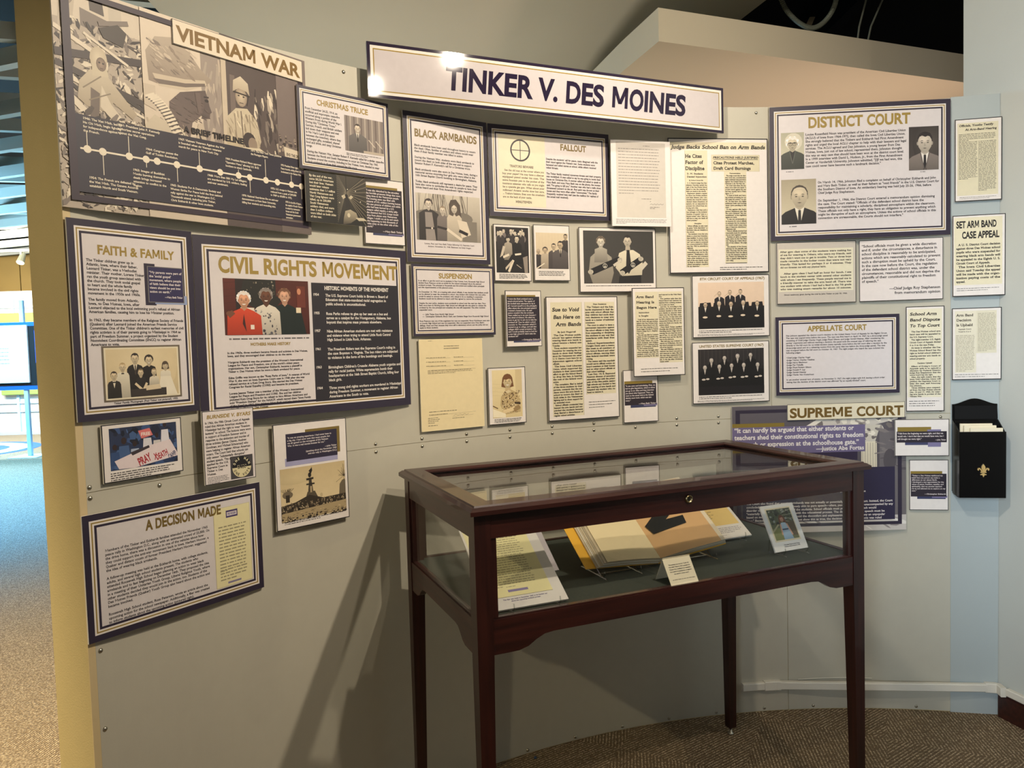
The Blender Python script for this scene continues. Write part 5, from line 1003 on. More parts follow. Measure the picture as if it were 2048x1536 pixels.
for (x, y) in ((.14, .78), (.76, .55), (.80, .80), (1.20, .53)):
    p.ell(x, y, .055, .045, sk); 
    for k in range(4): p.line(x-.03+.018*k, y-.035, x-.035+.02*k, y+.04, .010, tuple(int(c*.75) for c in sk))
p.line(1.20, .72, 1.32, .60, .08, sk); p.line(.62, .66, .78, .56, .05, sk); B.put(b, 'photograph')
b, v = B.part(); v.bars(.08, .93, .905, .02, 1, .011, TXT, last=1, seed=3); B.put(b, 'lettering')
quote('eckquote', 'small dark quote card floating left of the Sue to Void clipping', '\u201cI wore the black armband over a|camel-colored jacket. The captain of|the football team attempted to rip it|off. I turned myself in to the principal\u2019s|office where the vice principal asked if|I wanted a busted nose. He said|seniors wouldn\u2019t like the armband.|Tears welled up in my eyes because I|was afraid of violence. He called my|mom to get her to ask me to take the|armband off. Then he called a school|counselor in. The counselor asked if I|wanted to go to college, and said that|colleges didn\u2019t accept protesters. She|said I would probably need to look for|a new high school if I didn\u2019t take the|armband off.\u201d', '\u2014Christopher Eckhardt', .11, .895, tsz=.0235, dy=.0415, gh=.05)
quote('trialquote', 'small dark quote card tucked under the Arm Band Hearing clipping', '\u201cIt was scary and intimidating. First, we|had to give depositions, which is where|you go to an office and they interview|you about what happened. Then, we|went to the actual trial at the federal|district court level, which was also|scary.\u201d', '\u2014Mary Beth Tinker', .265, .67, tsz=.0270, dy=.046, gh=.09)

# ================= newspaper clippings
NI = (44, 38, 34)
def clip(key, label, border=.003, paper=WHT): B = Board(key, 'newspaper_board', label, 'newspaper'); plain(B, border, paper); return B
B = clip('sue', 'framed newspaper clipping headed Sue to Void Ban Here on Arm Bands, two columns')
b, v = B.part(); v.rect(.06, .045, .49, .965, NEWS); v.rect(.53, .045, .955, .80, NEWS); v.rect(.488, .045, .492, .965, (170, 160, 136)); v.rect(.53, .045, .533, .80, (170, 160, 136)); B.put(b, 'clipping')
b, v = B.part(); v.text('Sue to Void', .08, .118, .030, NI, 'S', w=.37, it=.15); v.text('Ban Here on', .095, .177, .030, NI, 'S', w=.37, it=.15); v.text('Arm Bands', .13, .236, .030, NI, 'S', w=.345, it=.15); v.text('By Jack Magarrell', .15, .290, .0125, NI, 'S', w=.25); B.put(b, 'heading')
b, v = B.part(); c1 = '>The Des Moines public|schools\u2019 ban against students|wearing black arm bands in|school became a federal case|Tuesday.~|>Three students suspended last|December for wearing the arm|bands to show their feelings|about the Vietnamese war asked|U. S. District Court here for an|injunction against school|officials.~|>The Iowa Civil Liberties|Union, which supported the|students in their unsuccessful|effort to get the School Board|to drop the ban, is bearing|the cost of the federal court|action.~|>The complaint, filed in behalf|of the three students by their|parents, contends that the stu-|dents wore the arm bands to|school to mourn the dead on|both sides in the Vietnamese|fighting and to show support for|an extended truce.~|>School officials contended they|banned the arm bands and sus-|pended the students because|they feared a disturbance of|regular school activities.~'
v.block(c1, .075, .475, .315, .0209, .0130, NI, 'S', just=True)
c2 = '>The Tinkers and the Eck-|hardts emphasized in their dis-|pute with school officials that|they children had made their|own decisions to wear arm|bands as a matter of individual|conscience.~|>The court is asked to issue a|permanent injunction against|the school officials to keep them|from suspending or disciplining|the students in any way that|interferes with their free|speech.~|>School Superintendent|Dwight Davis sent a memo|this week to all members of|the School Board and other|school officials, warning them|that federal marshals were|coming.~|>The memo said the marshals|would serve official notice on|board members at their homes|and on other school officials at|their school buildings.~|>Last Dec. 14, E. Raymond|Peterson director of secondary|education, met with the princi-|pals of the five public senior|high schools and decided to ban|the wearing of arm bands and|suspend any student who re-|fused to remove it.~'
v.text('Own Decisions', .65, .068, .0115, NI, 'S', w=.19); v.block(c2, .54, .945, .092, .0211, .0130, NI, 'S', just=True); v.bars(.56, .95, .865, .022, 3, .006, NI, .2); B.put(b, 'lettering')
B = clip('hearnews', 'framed newspaper clipping headed Arm Band Hearing Is Begun Here')
b, v = B.part(); v.rect(.055, .045, .49, .79, NEWS); v.rect(.50, .045, .955, .85, NEWS); v.rect(.494, .05, .497, .36, (150, 140, 118)); B.put(b, 'clipping')
b, v = B.part(); 
for i, (t, w_2) in enumerate((('Arm Band', .33), ('Hearing Is', .34), ('Begun Here', .385))): v.text(t, .08, .115+.060*i, .028, NI, 'S', w=w_2)
v.text('Injunction', .12, .285, .016, NI, 'S', w=.20); v.text('Is Sought', .12, .322, .016, NI, 'S', w=.18); B.put(b, 'heading')
b, v = B.part(); v.block('>Trial of an injunction suit|filed for three teen-age students|against the Des Moines Inde-|pendent School Board and oth-|ers over the wearing of arm|bands began Monday in Federal|District Judge Roy L. Stephen-|son\u2019s court.~|>The suit was filed by Leonard|Tinker of 704 Grandview ave.,|father of John F. Tinker and|Mary Beth Tinker, two of the|three students, and William|Eckhardt of 5311 Lakewood drive,|father of Christopher Eckhardt,|the third student involved.~|>The suit was brought after|school principals ruled that the|students could not wear arm|bands in mourning for the dead', .075, .485, .362, .0217, .0135, NI, 'S', just=True)
v.block('and injured in the Viet Nam|War.~|>The petition asks that the|School Board and teachers be|enjoined from ordering students|not to wear arm bands.~|>Last Dec. 16, according to the|petition, the three high school|students decided to wear black|arm bands to express their|views over the Viet Nam situa-|tion. On Dec. 16 they were told|by their teachers they would be|suspended if they did not re-|move the black arm bands, the|petition asked.~|>Mary Beth Tinker testified|Monday she attended Warren|Harding Junior High School|wearing the arm band the morn-|ing of Dec. 16, and also during|the lunch hour and for the first|hour in the afternoon.~|>She said she was ordered to|report to Willadsen, the act-|ing school principal by memory|one of her teachers.~|>She said Willadsen told her to|remove her band one person|and returned to class. She said|she was then suspended from|school and didn\u2019t return until|Jan. 4, the day after Christmas|recess ended.~', .51, .945, .085, .0230, .0135, NI, 'S', just=True); v.bars(.14, .86, .918, .03, 2, .008, NI, .1, .8); B.put(b, 'lettering')
B = Board('letter', 'document_board', 'white board with a grey photocopied typed letter and signature', 'document'); b, v = B.part(); v.rect(0, 0, 1, 1, (236, 230, 224)); v.rect(.085, .022, .915, .90, (206, 198, 188), (214, 206, 192)); B.put(b, 'border')
b, v = B.part(); v.bars(.54, .72, .065, .02, 1, .009, (96, 90, 86)); v.bars(.12, .82, .103, .0345, 16, .0085, (92, 86, 82), .06, .35, 3); v.bars(.50, .80, .682, .02, 1, .0085, (92, 86, 82)); v.bars(.64, .70, .712, .02, 1, .0085, (92, 86, 82)); v.bars(.64, .80, .778, .016, 2, .0085, (92, 86, 82))
for i in range(9): v.line(.64+.026*i, .745-.010*(i % 2), .666+.026*i, .735+.012*(i % 2), .0028, (70, 66, 66))
v.bars(.065, .93, .925, .0155, 4, .0075, (92, 86, 82), .04, .2, 8); B.put(b, 'lettering')
B = clip('judge', 'large framed newspaper board headed Judge Backs School Ban on Arm Bands', .004)
b, v = B.part(); v.rect(.02, .030, .985, .082, NEWS); v.rect(.165, .09, .39, .955, NEWS); v.rect(.43, .122, .915, .245, (196, 186, 156)); v.rect(.433, .124, .912, .243, (222, 212, 180)); v.rect(.555, .245, .78, .93, NEWS); v.rect(.56, .925, .775, .93, (40, 36, 34)); v.rect(.165, .09, .168, .955, (176, 166, 140)); B.put(b, 'clipping')
b, v = B.part(); v.text('Judge Backs School Ban on Arm Bands', .035, .078, .028, NI, 'S', w=.935, it=.18)
for i, (t, w_2) in enumerate((('He Cites', .165), ('Factor of', .175), ('Discipline', .19))): v.text(t, .17, .145+.045*i, .027, NI, 'S', w=w_2)
v.text('D. M. Students', .185, .268, .0125, NI, 'S', w=.16); v.text('Denied Injunction', .185, .290, .0125, NI, 'S', w=.195); v.text('By Richard Somerville', .205, .315, .0085, NI, 'S', w=.14); v.text('PRECAUTIONS HELD JUSTIFIED', .445, .150, .0165, NI, 'S', w=.455, it=.2); v.rect(.45, .156, .90, .159, NI); v.text('Cites Protest Marches,', .45, .192, .0225, NI, 'S', w=.41); v.text('Draft Card Burnings', .45, .232, .0225, NI, 'S', w=.375); B.put(b, 'heading')
b, v = B.part(); v.block('>U. S. District Judge Roy Ste-|phenson Thursday upheld the|right of the Des Moines School|Board to ban the wearing of|black arm bands in the schools.~|>Stephenson denied a request|by three Des Moines students|and their fathers, who con-|tended the board\u2019s action|denied them freedom of|speech, for an injunction to|prevent the school from en-|forcing such a ban.~|>Stephenson ruled that such a|ban infringes on the students\u2019|freedom of speech "only to a|limited extent" since "they are|still free to wear arm bands off|school premises."~|', .175, .382, .335, .0153, .0092, NI, 'S', just=True); v.text('Discipline', .25, .634, .0085, NI, 'S', w=.07)
v.block('>School officials, he said, must|be given "wide discretion" to|formulate rules and discipline in|the schools.~|>The students wore the arm|bands to school last December,|they testified, "to mourn those|who had died in the Viet Nam|war" and to support a proposal|for a truce proposed for Christ-|mas Day, 1965, be extended in-|definitely.~|>"While the arm bands|themselves may not be dis-|ruptive," Stephenson said,|"the reactions and comments|from other students as a re-|sult of the arm bands would|be likely to disturb the disci-|plined atmosphere required|for any classroom."~', .175, .382, .652, .0150, .0092, NI, 'S', just=True)
v.text('Demonstrations', .61, .262, .0085, NI, 'S', w=.11); v.block('>The judge noted that his deci-|sion took into consideration|highly publicized demonstrations|against the United States in-|volvement in the Viet Nam war.~|>He noted that when the stu-|dents wore their arm bands "a|protest march against the war|had been recently held in Wash-|ington, D. C."~|>"A wave of draft card burn-|ing incidents protesting the war|had swept the country," he add-|ed. "At that time, two highly|publicized draft card burning|cases were pending in this|court. . ."~|>It was against this back-|ground, Stephenson said, that|the court reviewed "the rea-|sonableness" of the regulation|against arm bands.~|>"It was not unreasonable in|an instance for school officials|to anticipate that the wearing of|arm bands would create some|type of classroom disturbance,"|Stephenson said.~|>"School officials involved had|reasonable basis for adopting|the arm band regulation."~|>Students are given to express|their views on the Viet Nam|war "during any orderly discus-|sion of that subject," the judge|said.~|>Dan Johnston of Des Moines,|attorney for the plaintiffs, said|after Thursday that the Iowa|Civil Liberties Union has offered|to pay the expenses needed if|the Tinkers and Eckhardts de-|cide to appeal Judge Stephen-|son\u2019s ruling.~', .565, .775, .280, .0147, .0090, NI, 'S', just=True); v.bars(.50, .95, .962, .015, 2, .006, NI, .3, .6); B.put(b, 'lettering')
B = clip('officials', 'framed newspaper clipping headed Officials, Youths Testify, highest on the blue corner panel')
b, v = B.part(); v.rect(.05, .05, .92, .93, NEWS); B.put(b, 'clipping'); b, v = B.part(); v.text('Officials, Youths Testify', .09, .093, .026, NI, 'S', w=.72, it=.1); v.text('At Arm-Band Hearing', .22, .143, .026, NI, 'S', w=.66, it=.1); B.put(b, 'heading')
b, v = B.part(); v.bars(.08, .88, .190, .019, 5, .009, NI, .04, .3, 2); v.bars(.08, .48, .285, .0185, 25, .009, NI, .05, .5, 3); v.bars(.50, .88, .285, .0185, 33, .009, NI, .05, .5, 4); v.bars(.1, .9, .955, .018, 2, .006, NI, .2, .8); B.put(b, 'lettering')
B = clip('setarm', 'framed newspaper clipping headed SET ARM BAND CASE APPEAL in heavy capitals')
b, v = B.part(); v.rect(.03, .03, .94, .86, (232, 222, 190)); B.put(b, 'clipping'); b, v = B.part(); v.text('SET ARM BAND', .07, .155, .085, (30, 26, 26), 'B', w=.76); v.text('CASE APPEAL', .18, .285, .085, (30, 26, 26), 'B', w=.70); B.put(b, 'heading')
b, v = B.part(); v.block('>A U. S. District Court decision|against three Des Moines school|pupils who were suspended for|wearing black arm bands will|be appealed to the Eighth U. S.|Circuit Court of Appeals.~|>The Iowa Civil Liberties|Union said Tuesday the appeal|will be made with the organ-|ization paying costs of the|appeal.~', .07, .90, .375, .0455, .026, NI, 'S', just=True); v.bars(.08, .92, .905, .025, 2, .008, NI, .2, .7); B.put(b, 'lettering')
B = clip('decnews', 'faint framed newspaper clipping headed Arm Band Decision Is Upheld above the letter box')
b, v = B.part(); v.rect(.06, .04, .49, .90, (230, 222, 198)); v.rect(.49, .04, .90, .63, (226, 218, 192)); B.put(b, 'clipping'); b, v = B.part()
for i, (t, w_2) in enumerate((('Arm Band', .34), ('Decision', .30), ('Is Upheld', .33))): v.text(t, .09, .115+.068*i, .035, (84, 76, 66), 'S', w=w_2)
B.put(b, 'heading'); b, v = B.part(); gy = (150, 140, 118); v.text('Appeals Court', .13, .300, .016, (96, 86, 74), 'S', w=.26); v.text('Voted In 4 to 4', .13, .335, .016, (96, 86, 74), 'S', w=.25); v.bars(.08, .46, .385, .0215, 24, .010, gy, .05, .5, 5); v.bars(.52, .89, .085, .0215, 25, .010, gy, .05, .5, 6); v.bars(.06, .96, .93, .03, 2, .010, NI, .2, .7); B.put(b, 'lettering')
B = clip('dispute', 'tall narrow framed newspaper clipping headed School Arm Band Dispute To Top Court')
b, v = B.part(); v.rect(.05, .025, .935, .865, (232, 224, 196)); B.put(b, 'clipping'); b, v = B.part()
for i, (t, w_2) in enumerate((('School Arm', .70), ('Band Dispute', .78), ('To Top Court', .77))): v.text(t, .10, .085+.055*i, .028, NI, 'S', w=w_2, it=.15)
B.put(b, 'heading'); b, v = B.part(); v.block('>The Des Moines school arm|band case will be appealed to|the U.S. Supreme Court.~|>The eight-member U.S. Eighth|Circuit Court of Appeals divided|4 to 4 on the case Friday.~|>At issue is whether the Des|Moines School Board has the|right to forbid school children\u2019s|wearing anti-war arm bands on|school property.~', .10, .90, .245, .0257, .0145, NI, 'S', just=True); v.text('Decision Upheld', .30, .545, .0135, NI, 'S', w=.38)
v.block('>Effect of Friday\u2019s Court of|Appeals split is to uphold a|decision by Federal District|Judge Roy Stephenson that the|school board has the right.~|>Also, the split means that the|Iowa Civil Liberties Union will|petition the Supreme Court to|hear the case, said Attorney|Dan Johnston.~|>Three children were suspend-|ed from the Des Moines schools|Dec. 16 and 17, 1965, for wear-|ing arm bands in protest of the|Vietnam War.~', .10, .90, .575, .0205, .0128, NI, 'S', just=True); v.bars(.08, .92, .905, .022, 3, .008, NI, .25, .8); B.put(b, 'lettering')

# ================= judges
def judges(key, label, title, dark):
    B = Board(key, 'photo_card', label, 'photo'); plain(B, .0026); b, v = B.part(); v.text(title, .10 if not dark else .09, .085 if dark else .075, .042, (140, 122, 76), 'B', w=.84); B.put(b, 'heading')
    b, v = B.part(); p = v.sub(.075, .115, .93, .86, True)
    if dark:
        p.rect(0, 0, 1.7, 1, (44, 40, 40), (22, 20, 20))
        for i in range(18): p.line(.05+.09*i, 0, .05+.09*i, .4, .012, (62, 56, 54))
        sk = (206, 194, 180); front = [(.15, .40), (.48, .39), (.76, .37), (1.04, .37), (1.36, .37)]; back = [(.30, .25), (.60, .20), (.90, .17), (1.20, .15)]
        for i, (x, y) in enumerate(back): person(p, x, y, .052, sk, (70, 62, 60) if i % 2 else (150, 142, 136), (20, 18, 18), style='thin' if i % 2 else 'short', bot=.8, wd=2.6, shirt=(190, 180, 170))
        for i, (x, y) in enumerate(front): person(p, x, y, .052, sk, (150, 142, 134) if i != 2 else (70, 60, 58), (20, 18, 18), style='thin', bot=1.1, wd=2.9, shirt=(190, 180, 170)); p.ell(x-.03, y+.26, .045, .02, sk); p.ell(x+.06, y+.25, .04, .02, sk)
        p.rect(0, .82, 1.7, 1, (26, 22, 24))
    else:
        p.rect(0, 0, 1.7, 1, (232, 206, 180), (224, 196, 168)); sk = (216, 190, 160); back = [(.48, .25), (.72, .22), (.96, .21)]
        for i, (x, y) in enumerate(back): p.line(x-.12, .3, x-.02, .22, .008, (190, 160, 130)); person(p, x, y, .052, sk, (90, 78, 70), (34, 30, 34), bot=.8, wd=2.3, style='thin' if i < 2 else 'short', shirt=(226, 214, 200))
        p.rect(0, .52, 1.7, 1, (20, 18, 20))
        for i, (x, y) in enumerate([(.16, .48), (.47, .46), (.74, .47), (1.02, .45), (1.34, .47)]):
            p.poly([(x-.12, .44), (x+.12, .43), (x+.15, .6), (x-.15, .6)], (28, 22, 24)); person(p, x, y, .055, sk, (180, 170, 160) if i in (1, 3) else (60, 52, 50), (20, 18, 20), bot=1.1, wd=3.0, style='thin', glass=i in (0, 2), shirt=(226, 214, 200)); p.ell(x-.01, y+.27, .055, .022, (226, 206, 180))
    B.put(b, 'photograph'); b, v = B.part(); v.bars(.08, .92, .895, .028, 2, .012, TXT, .1, .5, 4); v.bars(.06, .95, .955, .016, 2, .008, TXT, .1, .8, 8); B.put(b, 'lettering')
judges('circuit', 'framed group photo headed 8TH CIRCUIT COURT OF APPEALS with a pale backdrop', '8TH CIRCUIT COURT OF APPEALS (1967)', False)
judges('usscourt', 'framed group photo headed UNITED STATES SUPREME COURT with a dark backdrop', 'UNITED STATES SUPREME COURT (1967)', True)

# ================= district court
B = Board('district', 'info_board', 'large dark bordered board headed DISTRICT COURT with three portraits, top right', 'poster'); framed(B, .0175, .0042)
b, v = B.part(); v.text('DISTRICT COURT', .215, .165, .080, GOLD, 'B', w=.565); B.put(b, 'heading')
b, v = B.part(); v.block('Louise Rosenfield Noun was president of the American Civil Liberties Union|(ACLU) of Iowa from 1964-1972, then called the Iowa Civil Liberties Union.|She strongly believed that the Tinkers and Eckhardt had First Amendment|rights and urged the local ACLU chapter to help with their lawyers and legal|services. The ACLU agreed and Dan Johnston, a young lawyer from Des|Moines, Iowa, just out of law school, represented them. Johnston thought|this was an easy case that should have been won at the district court level.|In a 1999 interview with David L. Hudson, Jr., from the First Amendment|Center at Vanderbilt University, Johnston admitted, "[i]f we had won, this|case could never have become such a landmark decision."', .200, .758, .222, .0262, .0158, TXT)
v.block('On March 14, 1966, Johnston filed a complaint on behalf of Christopher Eckhardt and John|and Mary Beth Tinker, as well as their fathers as "next friends" in the U.S. District Court for|the Southern District of Iowa. An evidentiary hearing was held July 25-26, 1966, before|Chief Judge Roy Stephenson.', .267, .937, .582, .0260, .0158, TXT)
v.block('On September 1, 1966, the District Court entered a memorandum opinion dismissing|the case. The Court stated: "Officials of the defendant school district have the|responsibility for maintaining a scholarly, disciplined atmosphere within the classroom.|These officials not only have a right, they have an obligation to prevent anything which|might be disruptive of such an atmosphere. Unless the actions of school officials in this|connection are unreasonable, the Courts should not interfere."', .267, .920, .718, .0262, .0158, TXT)
v.bars(.09, .16, .488, .02, 1, .006, TXT); v.bars(.835, .88, .530, .02, 1, .006, TXT); v.bars(.105, .19, .900, .02, 1, .008, TXT); B.put(b, 'lettering')
b, v = B.part(); p = v.sub(.063, .195, .192, .468, True); p.rect(0, 0, 1, 1, (176, 172, 148), (216, 208, 180)); p.ell(.34, .25, .24, .24, (216, 208, 186)); person(p, .31, .30, .175, (214, 200, 172), (226, 218, 198), (70, 74, 66), style='curly', shirt=(44, 42, 42), wd=2.4, lap=(96, 98, 88)); p.rect(.19, .275, .43, .292, (50, 48, 46)); p.ring(.255, .312, .05, .010, (50, 48, 46), 14); p.ring(.365, .312, .05, .010, (50, 48, 46), 14); B.put(b, 'portrait')
b, v = B.part(); p = v.sub(.772, .195, .935, .515, True); p.rect(0, 0, 1, 1, (56, 50, 48), (74, 66, 62)); p.ell(.5, .4, .42, .5, (84, 76, 70), (58, 52, 50)); person(p, .36, .36, .215, (214, 200, 182), (40, 34, 34), (136, 124, 116), shirt=(232, 224, 212), tie=(36, 32, 34), wd=2.2, lap=(100, 90, 86)); B.put(b, 'portrait')
b, v = B.part(); p = v.sub(.062, .545, .257, .880, True); p.rect(0, 0, 1, 1, (168, 156, 130), (214, 202, 172)); person(p, .40, .37, .235, (214, 198, 168), (74, 66, 58), (36, 32, 34), style='thin', shirt=(230, 220, 200), tie=(40, 36, 38), wd=2.2); B.put(b, 'portrait')

# ================= testimony / memorandum / appellate
B = Board('testimony', 'document_board', 'framed grey board with a cream typewritten testimony excerpt', 'document'); plain(B, .0022, (206, 196, 182)); b, v = B.part(); v.rect(.025, .11, .965, .80, (232, 224, 196)); B.put(b, 'clipping'); b, v = B.part(); v.block('After gym class some of the students were making fun|of me for wearing it. Others, who were my friends, said|they didn\u2019t want me to get in trouble. Two or three boys|made remarks in the locker room that were not very|friendly. This lasted for perhaps 3 or 4 minutes. They|did not threaten me with any physical harm.~||>After gym class I had half an hour for lunch. I ate|lunch in the student center with several other students|with whom I eat frequently. These people warned me in|a friendly manner to take the arm band off. There was|one student with whom I had had a feud in the 7th grade|who was making smart remarks for about 10 minutes.', .045, .94, .165, .0505, .028, (70, 62, 54), 'S', just=True); v.text('Direct testimony given during the trial by John Tinker on July 25, 1966.', .09, .860, .022, TXT, w=.80); B.put(b, 'lettering')
B = Board('memoq', 'document_board', 'framed white board of large plain text beginning School officials must be given', 'document'); plain(B, .0022, (230, 220, 214)); b, v = B.part(); v.block('\u201cSchool officials must be given a wide discretion|and if, under the circumstances, a disturbance in|school discipline is reasonably to be anticipated,|actions which are reasonably calculated to prevent|such a disruption must be upheld by the Court.|In the case now before the Court, the regulation|of the defendant school district was, under the|circumstances, reasonable and did not deprive the|plaintiffs of their constitutional right to freedom|of speech.\u201d', .03, .965, .115, .0640, .038, TXT); v.block('\u2014Chief Judge Roy Stephenson|from memorandum opinion', .35, .965, .82, .072, .040, TXT, al='r'); B.put(b, 'lettering')
B = Board('appellate', 'info_board', 'dark bordered board headed APPELLATE COURT listing judges', 'poster'); framed(B, .0135, .0038); b, v = B.part(); v.text('APPELLATE COURT', .26, .19, .070, GOLD, 'B', w=.475); B.put(b, 'heading'); b, v = B.part(); v.block('Dan Johnson appealed the district court\u2019s decision to the United States Court of Appeals for the Eighth Circuit.|The case was argued twice before the court. The case was first heard on April 14, 1967, by a three-judge panel|consisting of Chief Judge Charles Vogel, Judge Floyd Gibson, and Judge Gerald Heaney. After considering the|parties\u2019 arguments and without reaching a decision, the panel took the unusual step of referring the case|directly to the full court for an initial decision (cases typically come before the full court after a decision by the|three-judge panel and on a rehearing motion from the party that lost before the three-judge panel). The case|was re-argued before the full court on October 10, 1967. The eight judges who heard the case included the|following judges:||\u2022Chief Judge Charles Vogel|\u2022Judge Marion Charles Matthes|\u2022Judge Harry Blackmun|\u2022Judge Pat Mehaffy|\u2022Judge Floyd Robert Gibson|\u2022Judge Donald P. Lay|\u2022Judge Gerald Heaney|\u2022Judge Martin Van Oosterhout||In yet another unusual turn of events, on November 3, 1967, the eight judges split 4-4, issuing a short order|stating that the decision of the district court was affirmed "by an equally-divided" court.', .085, .905, .248, .0312, .0178, TXT); B.put(b, 'lettering')

# ================= supreme court
B = Board('supreme', 'info_board', 'large purple photo board with columns and a long white quotation, behind the case', 'poster'); b, v = B.part(); p = v.sub(0, 0, 1, 1, True); p.rect(0, 0, 1.4, 1, (96, 90, 96), (74, 68, 74)); p.poly([(.48, .22), (.86, 0), (1.4, 0), (1.4, .10), (.9, .22)], (206, 198, 186)); mottle(p, .60, .04, 1.25, .20, 40, [(120, 112, 108), (232, 224, 206), (160, 150, 142)], .012, .035, 5, .4)
p.poly([(.48, .22), (.88, -.01), (.92, -.01), (.55, .22)], (232, 224, 208)); 
for (x, w_2) in ((1.06, .060), (.88, .05)):
    p.poly([(x-w_2, .30), (x+w_2, .30), (x+w_2*1.1, 1), (x-w_2*1.1, 1)], (226, 216, 190), (200, 188, 166))
    for k in range(6): p.line(x-w_2+.02*k+.01, .31, x-w_2+.021*k+.008, 1, .004, (166, 156, 140))
    p.poly([(x-w_2*.8, .30), (x-w_2*1.5, .17), (x+w_2*1.5, .17), (x+w_2*.8, .30)], (206, 198, 182)); mottle(p, x-.07, .19, x+.07, .28, 14, [(110, 102, 100), (236, 228, 210)], .010, .022, 8)
p.rect(1.14, .22, 1.4, 1, (110, 104, 106)); mottle(p, 1.15, .2, 1.34, .55, 20, [(90, 84, 88), (130, 122, 120)], .02, .06, 6, 0, .3); p.ell(1.22, .45, .05, .09, (84, 78, 82)); p.rect(0, .88, 1.4, 1, (206, 198, 190)); mottle(p, 0, .88, 1.34, .99, 26, [(150, 140, 136), (232, 226, 216)], .02, .08, 9, .3, .3); B.put(b, 'photograph')
b, v = B.part()
for (x0, y0, x1, y1) in ((.02, .03, .975, .055), (.02, .93, .975, .955), (.02, .03, .045, .955), (.952, .03, .975, .955)): v.rect(x0, y0, x1, y1, PUR)
B.put(b, 'border'); b, v = B.part(); v.rect(.0, .135, .30, .39, (132, 112, 44)); v.rect(.05, .36, .72, .44, (52, 42, 66)); v.rect(.0, .165, .765, .375, (112, 102, 136)); v.rect(.055, .50, .935, .915, (46, 40, 66)); B.put(b, 'quote_box')
b, v = B.part(); wc_ = (234, 226, 220); v.block('\u201cIt can hardly be argued that either students or|teachers shed their constitutional rights to freedom|of speech or expression at the schoolhouse gate.\u201d', .012, .755, .205, .0555, .034, wc_, 'R'); v.text('\u2014Justice Abe Fortas', .758, .36, .033, wc_, w=.275, al='r')
v.block('The students and their parents appealed the case and brought it before the U.S. Supreme|Court. Johnston argued that the armbands were a form of symbolic protest|protected as speech. The case was argued before the Court on November 12, 1968.||On February 24, 1969, the Supreme Court ruled 7-2 and found in favor of the students.|Justice Abe Fortas explained students keep constitutional rights by saying, "It can hardly|be argued that either students or teachers shed their freedom of speech or expression at the|schoolhouse gate."||The Court also found that wearing armbands was not actually or potentially disruptive conduct. Instead, the Court|concluded that the armbands were closely akin to pure speech\u2014silent, passive expression\u2014unaccompanied by any|disorder or disturbance on the part of the students. School officials must prove student speech would|"materially and substantially" interfere with the educational process. The dislike of a student speech must be|based on more than a mere desire to avoid the discomfort and unpleasantness that accompany an unpopular|view." Because the school district could not show this as true, the decision against the students was ruled|unconstitutional.', .075, .925, .535, .0265, .0155, wc_); B.put(b, 'lettering')
B = Board('stitle', 'title_strip', 'cream title strip reading SUPREME COURT in bronze capitals', 'sign', thick=.004); plain(B, .0014, (230, 220, 192)); b, v = B.part(); v.text('SUPREME COURT', .02, .83, .60, (112, 86, 34), 'B', w=.965); B.put(b, 'title')
def wquote(key, label, lines, who, y0, y1):
    B = Board(key, 'quote_card', label, 'poster'); plain(B, .0022); b, v = B.part(); v.rect(.05, y0-.12, .67, y0+.05, (140, 118, 48)); v.rect(.6, y0-.05, .85, y0+.02, LAV); v.rect(.19, y1-.02, .62, y1+.07, (62, 64, 98)); v.rect(.61, y1-.02, .85, y1+.12, LAV); v.rect(.035, y0, .955, y1, (42, 34, 44)); B.put(b, 'quote_box'); b, v = B.part(); v.block(lines, .05, .90, y0+.075, .075, .042, (222, 210, 206)); v.text(who, .94, y1-.05, .042, (222, 210, 206), al='r', k=.8); B.put(b, 'lettering')
wquote('johnquote', 'wide dark quote card at the right end of the SUPREME COURT board', '\u201cI felt from the beginning we were right, and that we|would win. I don\u2019t feel that we would have won, but I|still thought we were right.\u201d', '\u2014John Tinker', .33, .63)
quote('eckquote2', 'lowest dark quote card, beside the black letter box', '\u201cTinker v. Des Moines reinforced my|belief that one person can make a|difference on our planet Earth.|I developed a new appreciation for the|values of peace, freedom, equality, and|spirituality, that my parents exposed|me to and allowed me to explore on my|own.\u201d', '\u2014Christopher Eckhardt', .275, .73, tsz=.0250, dy=.0430, gh=.085)
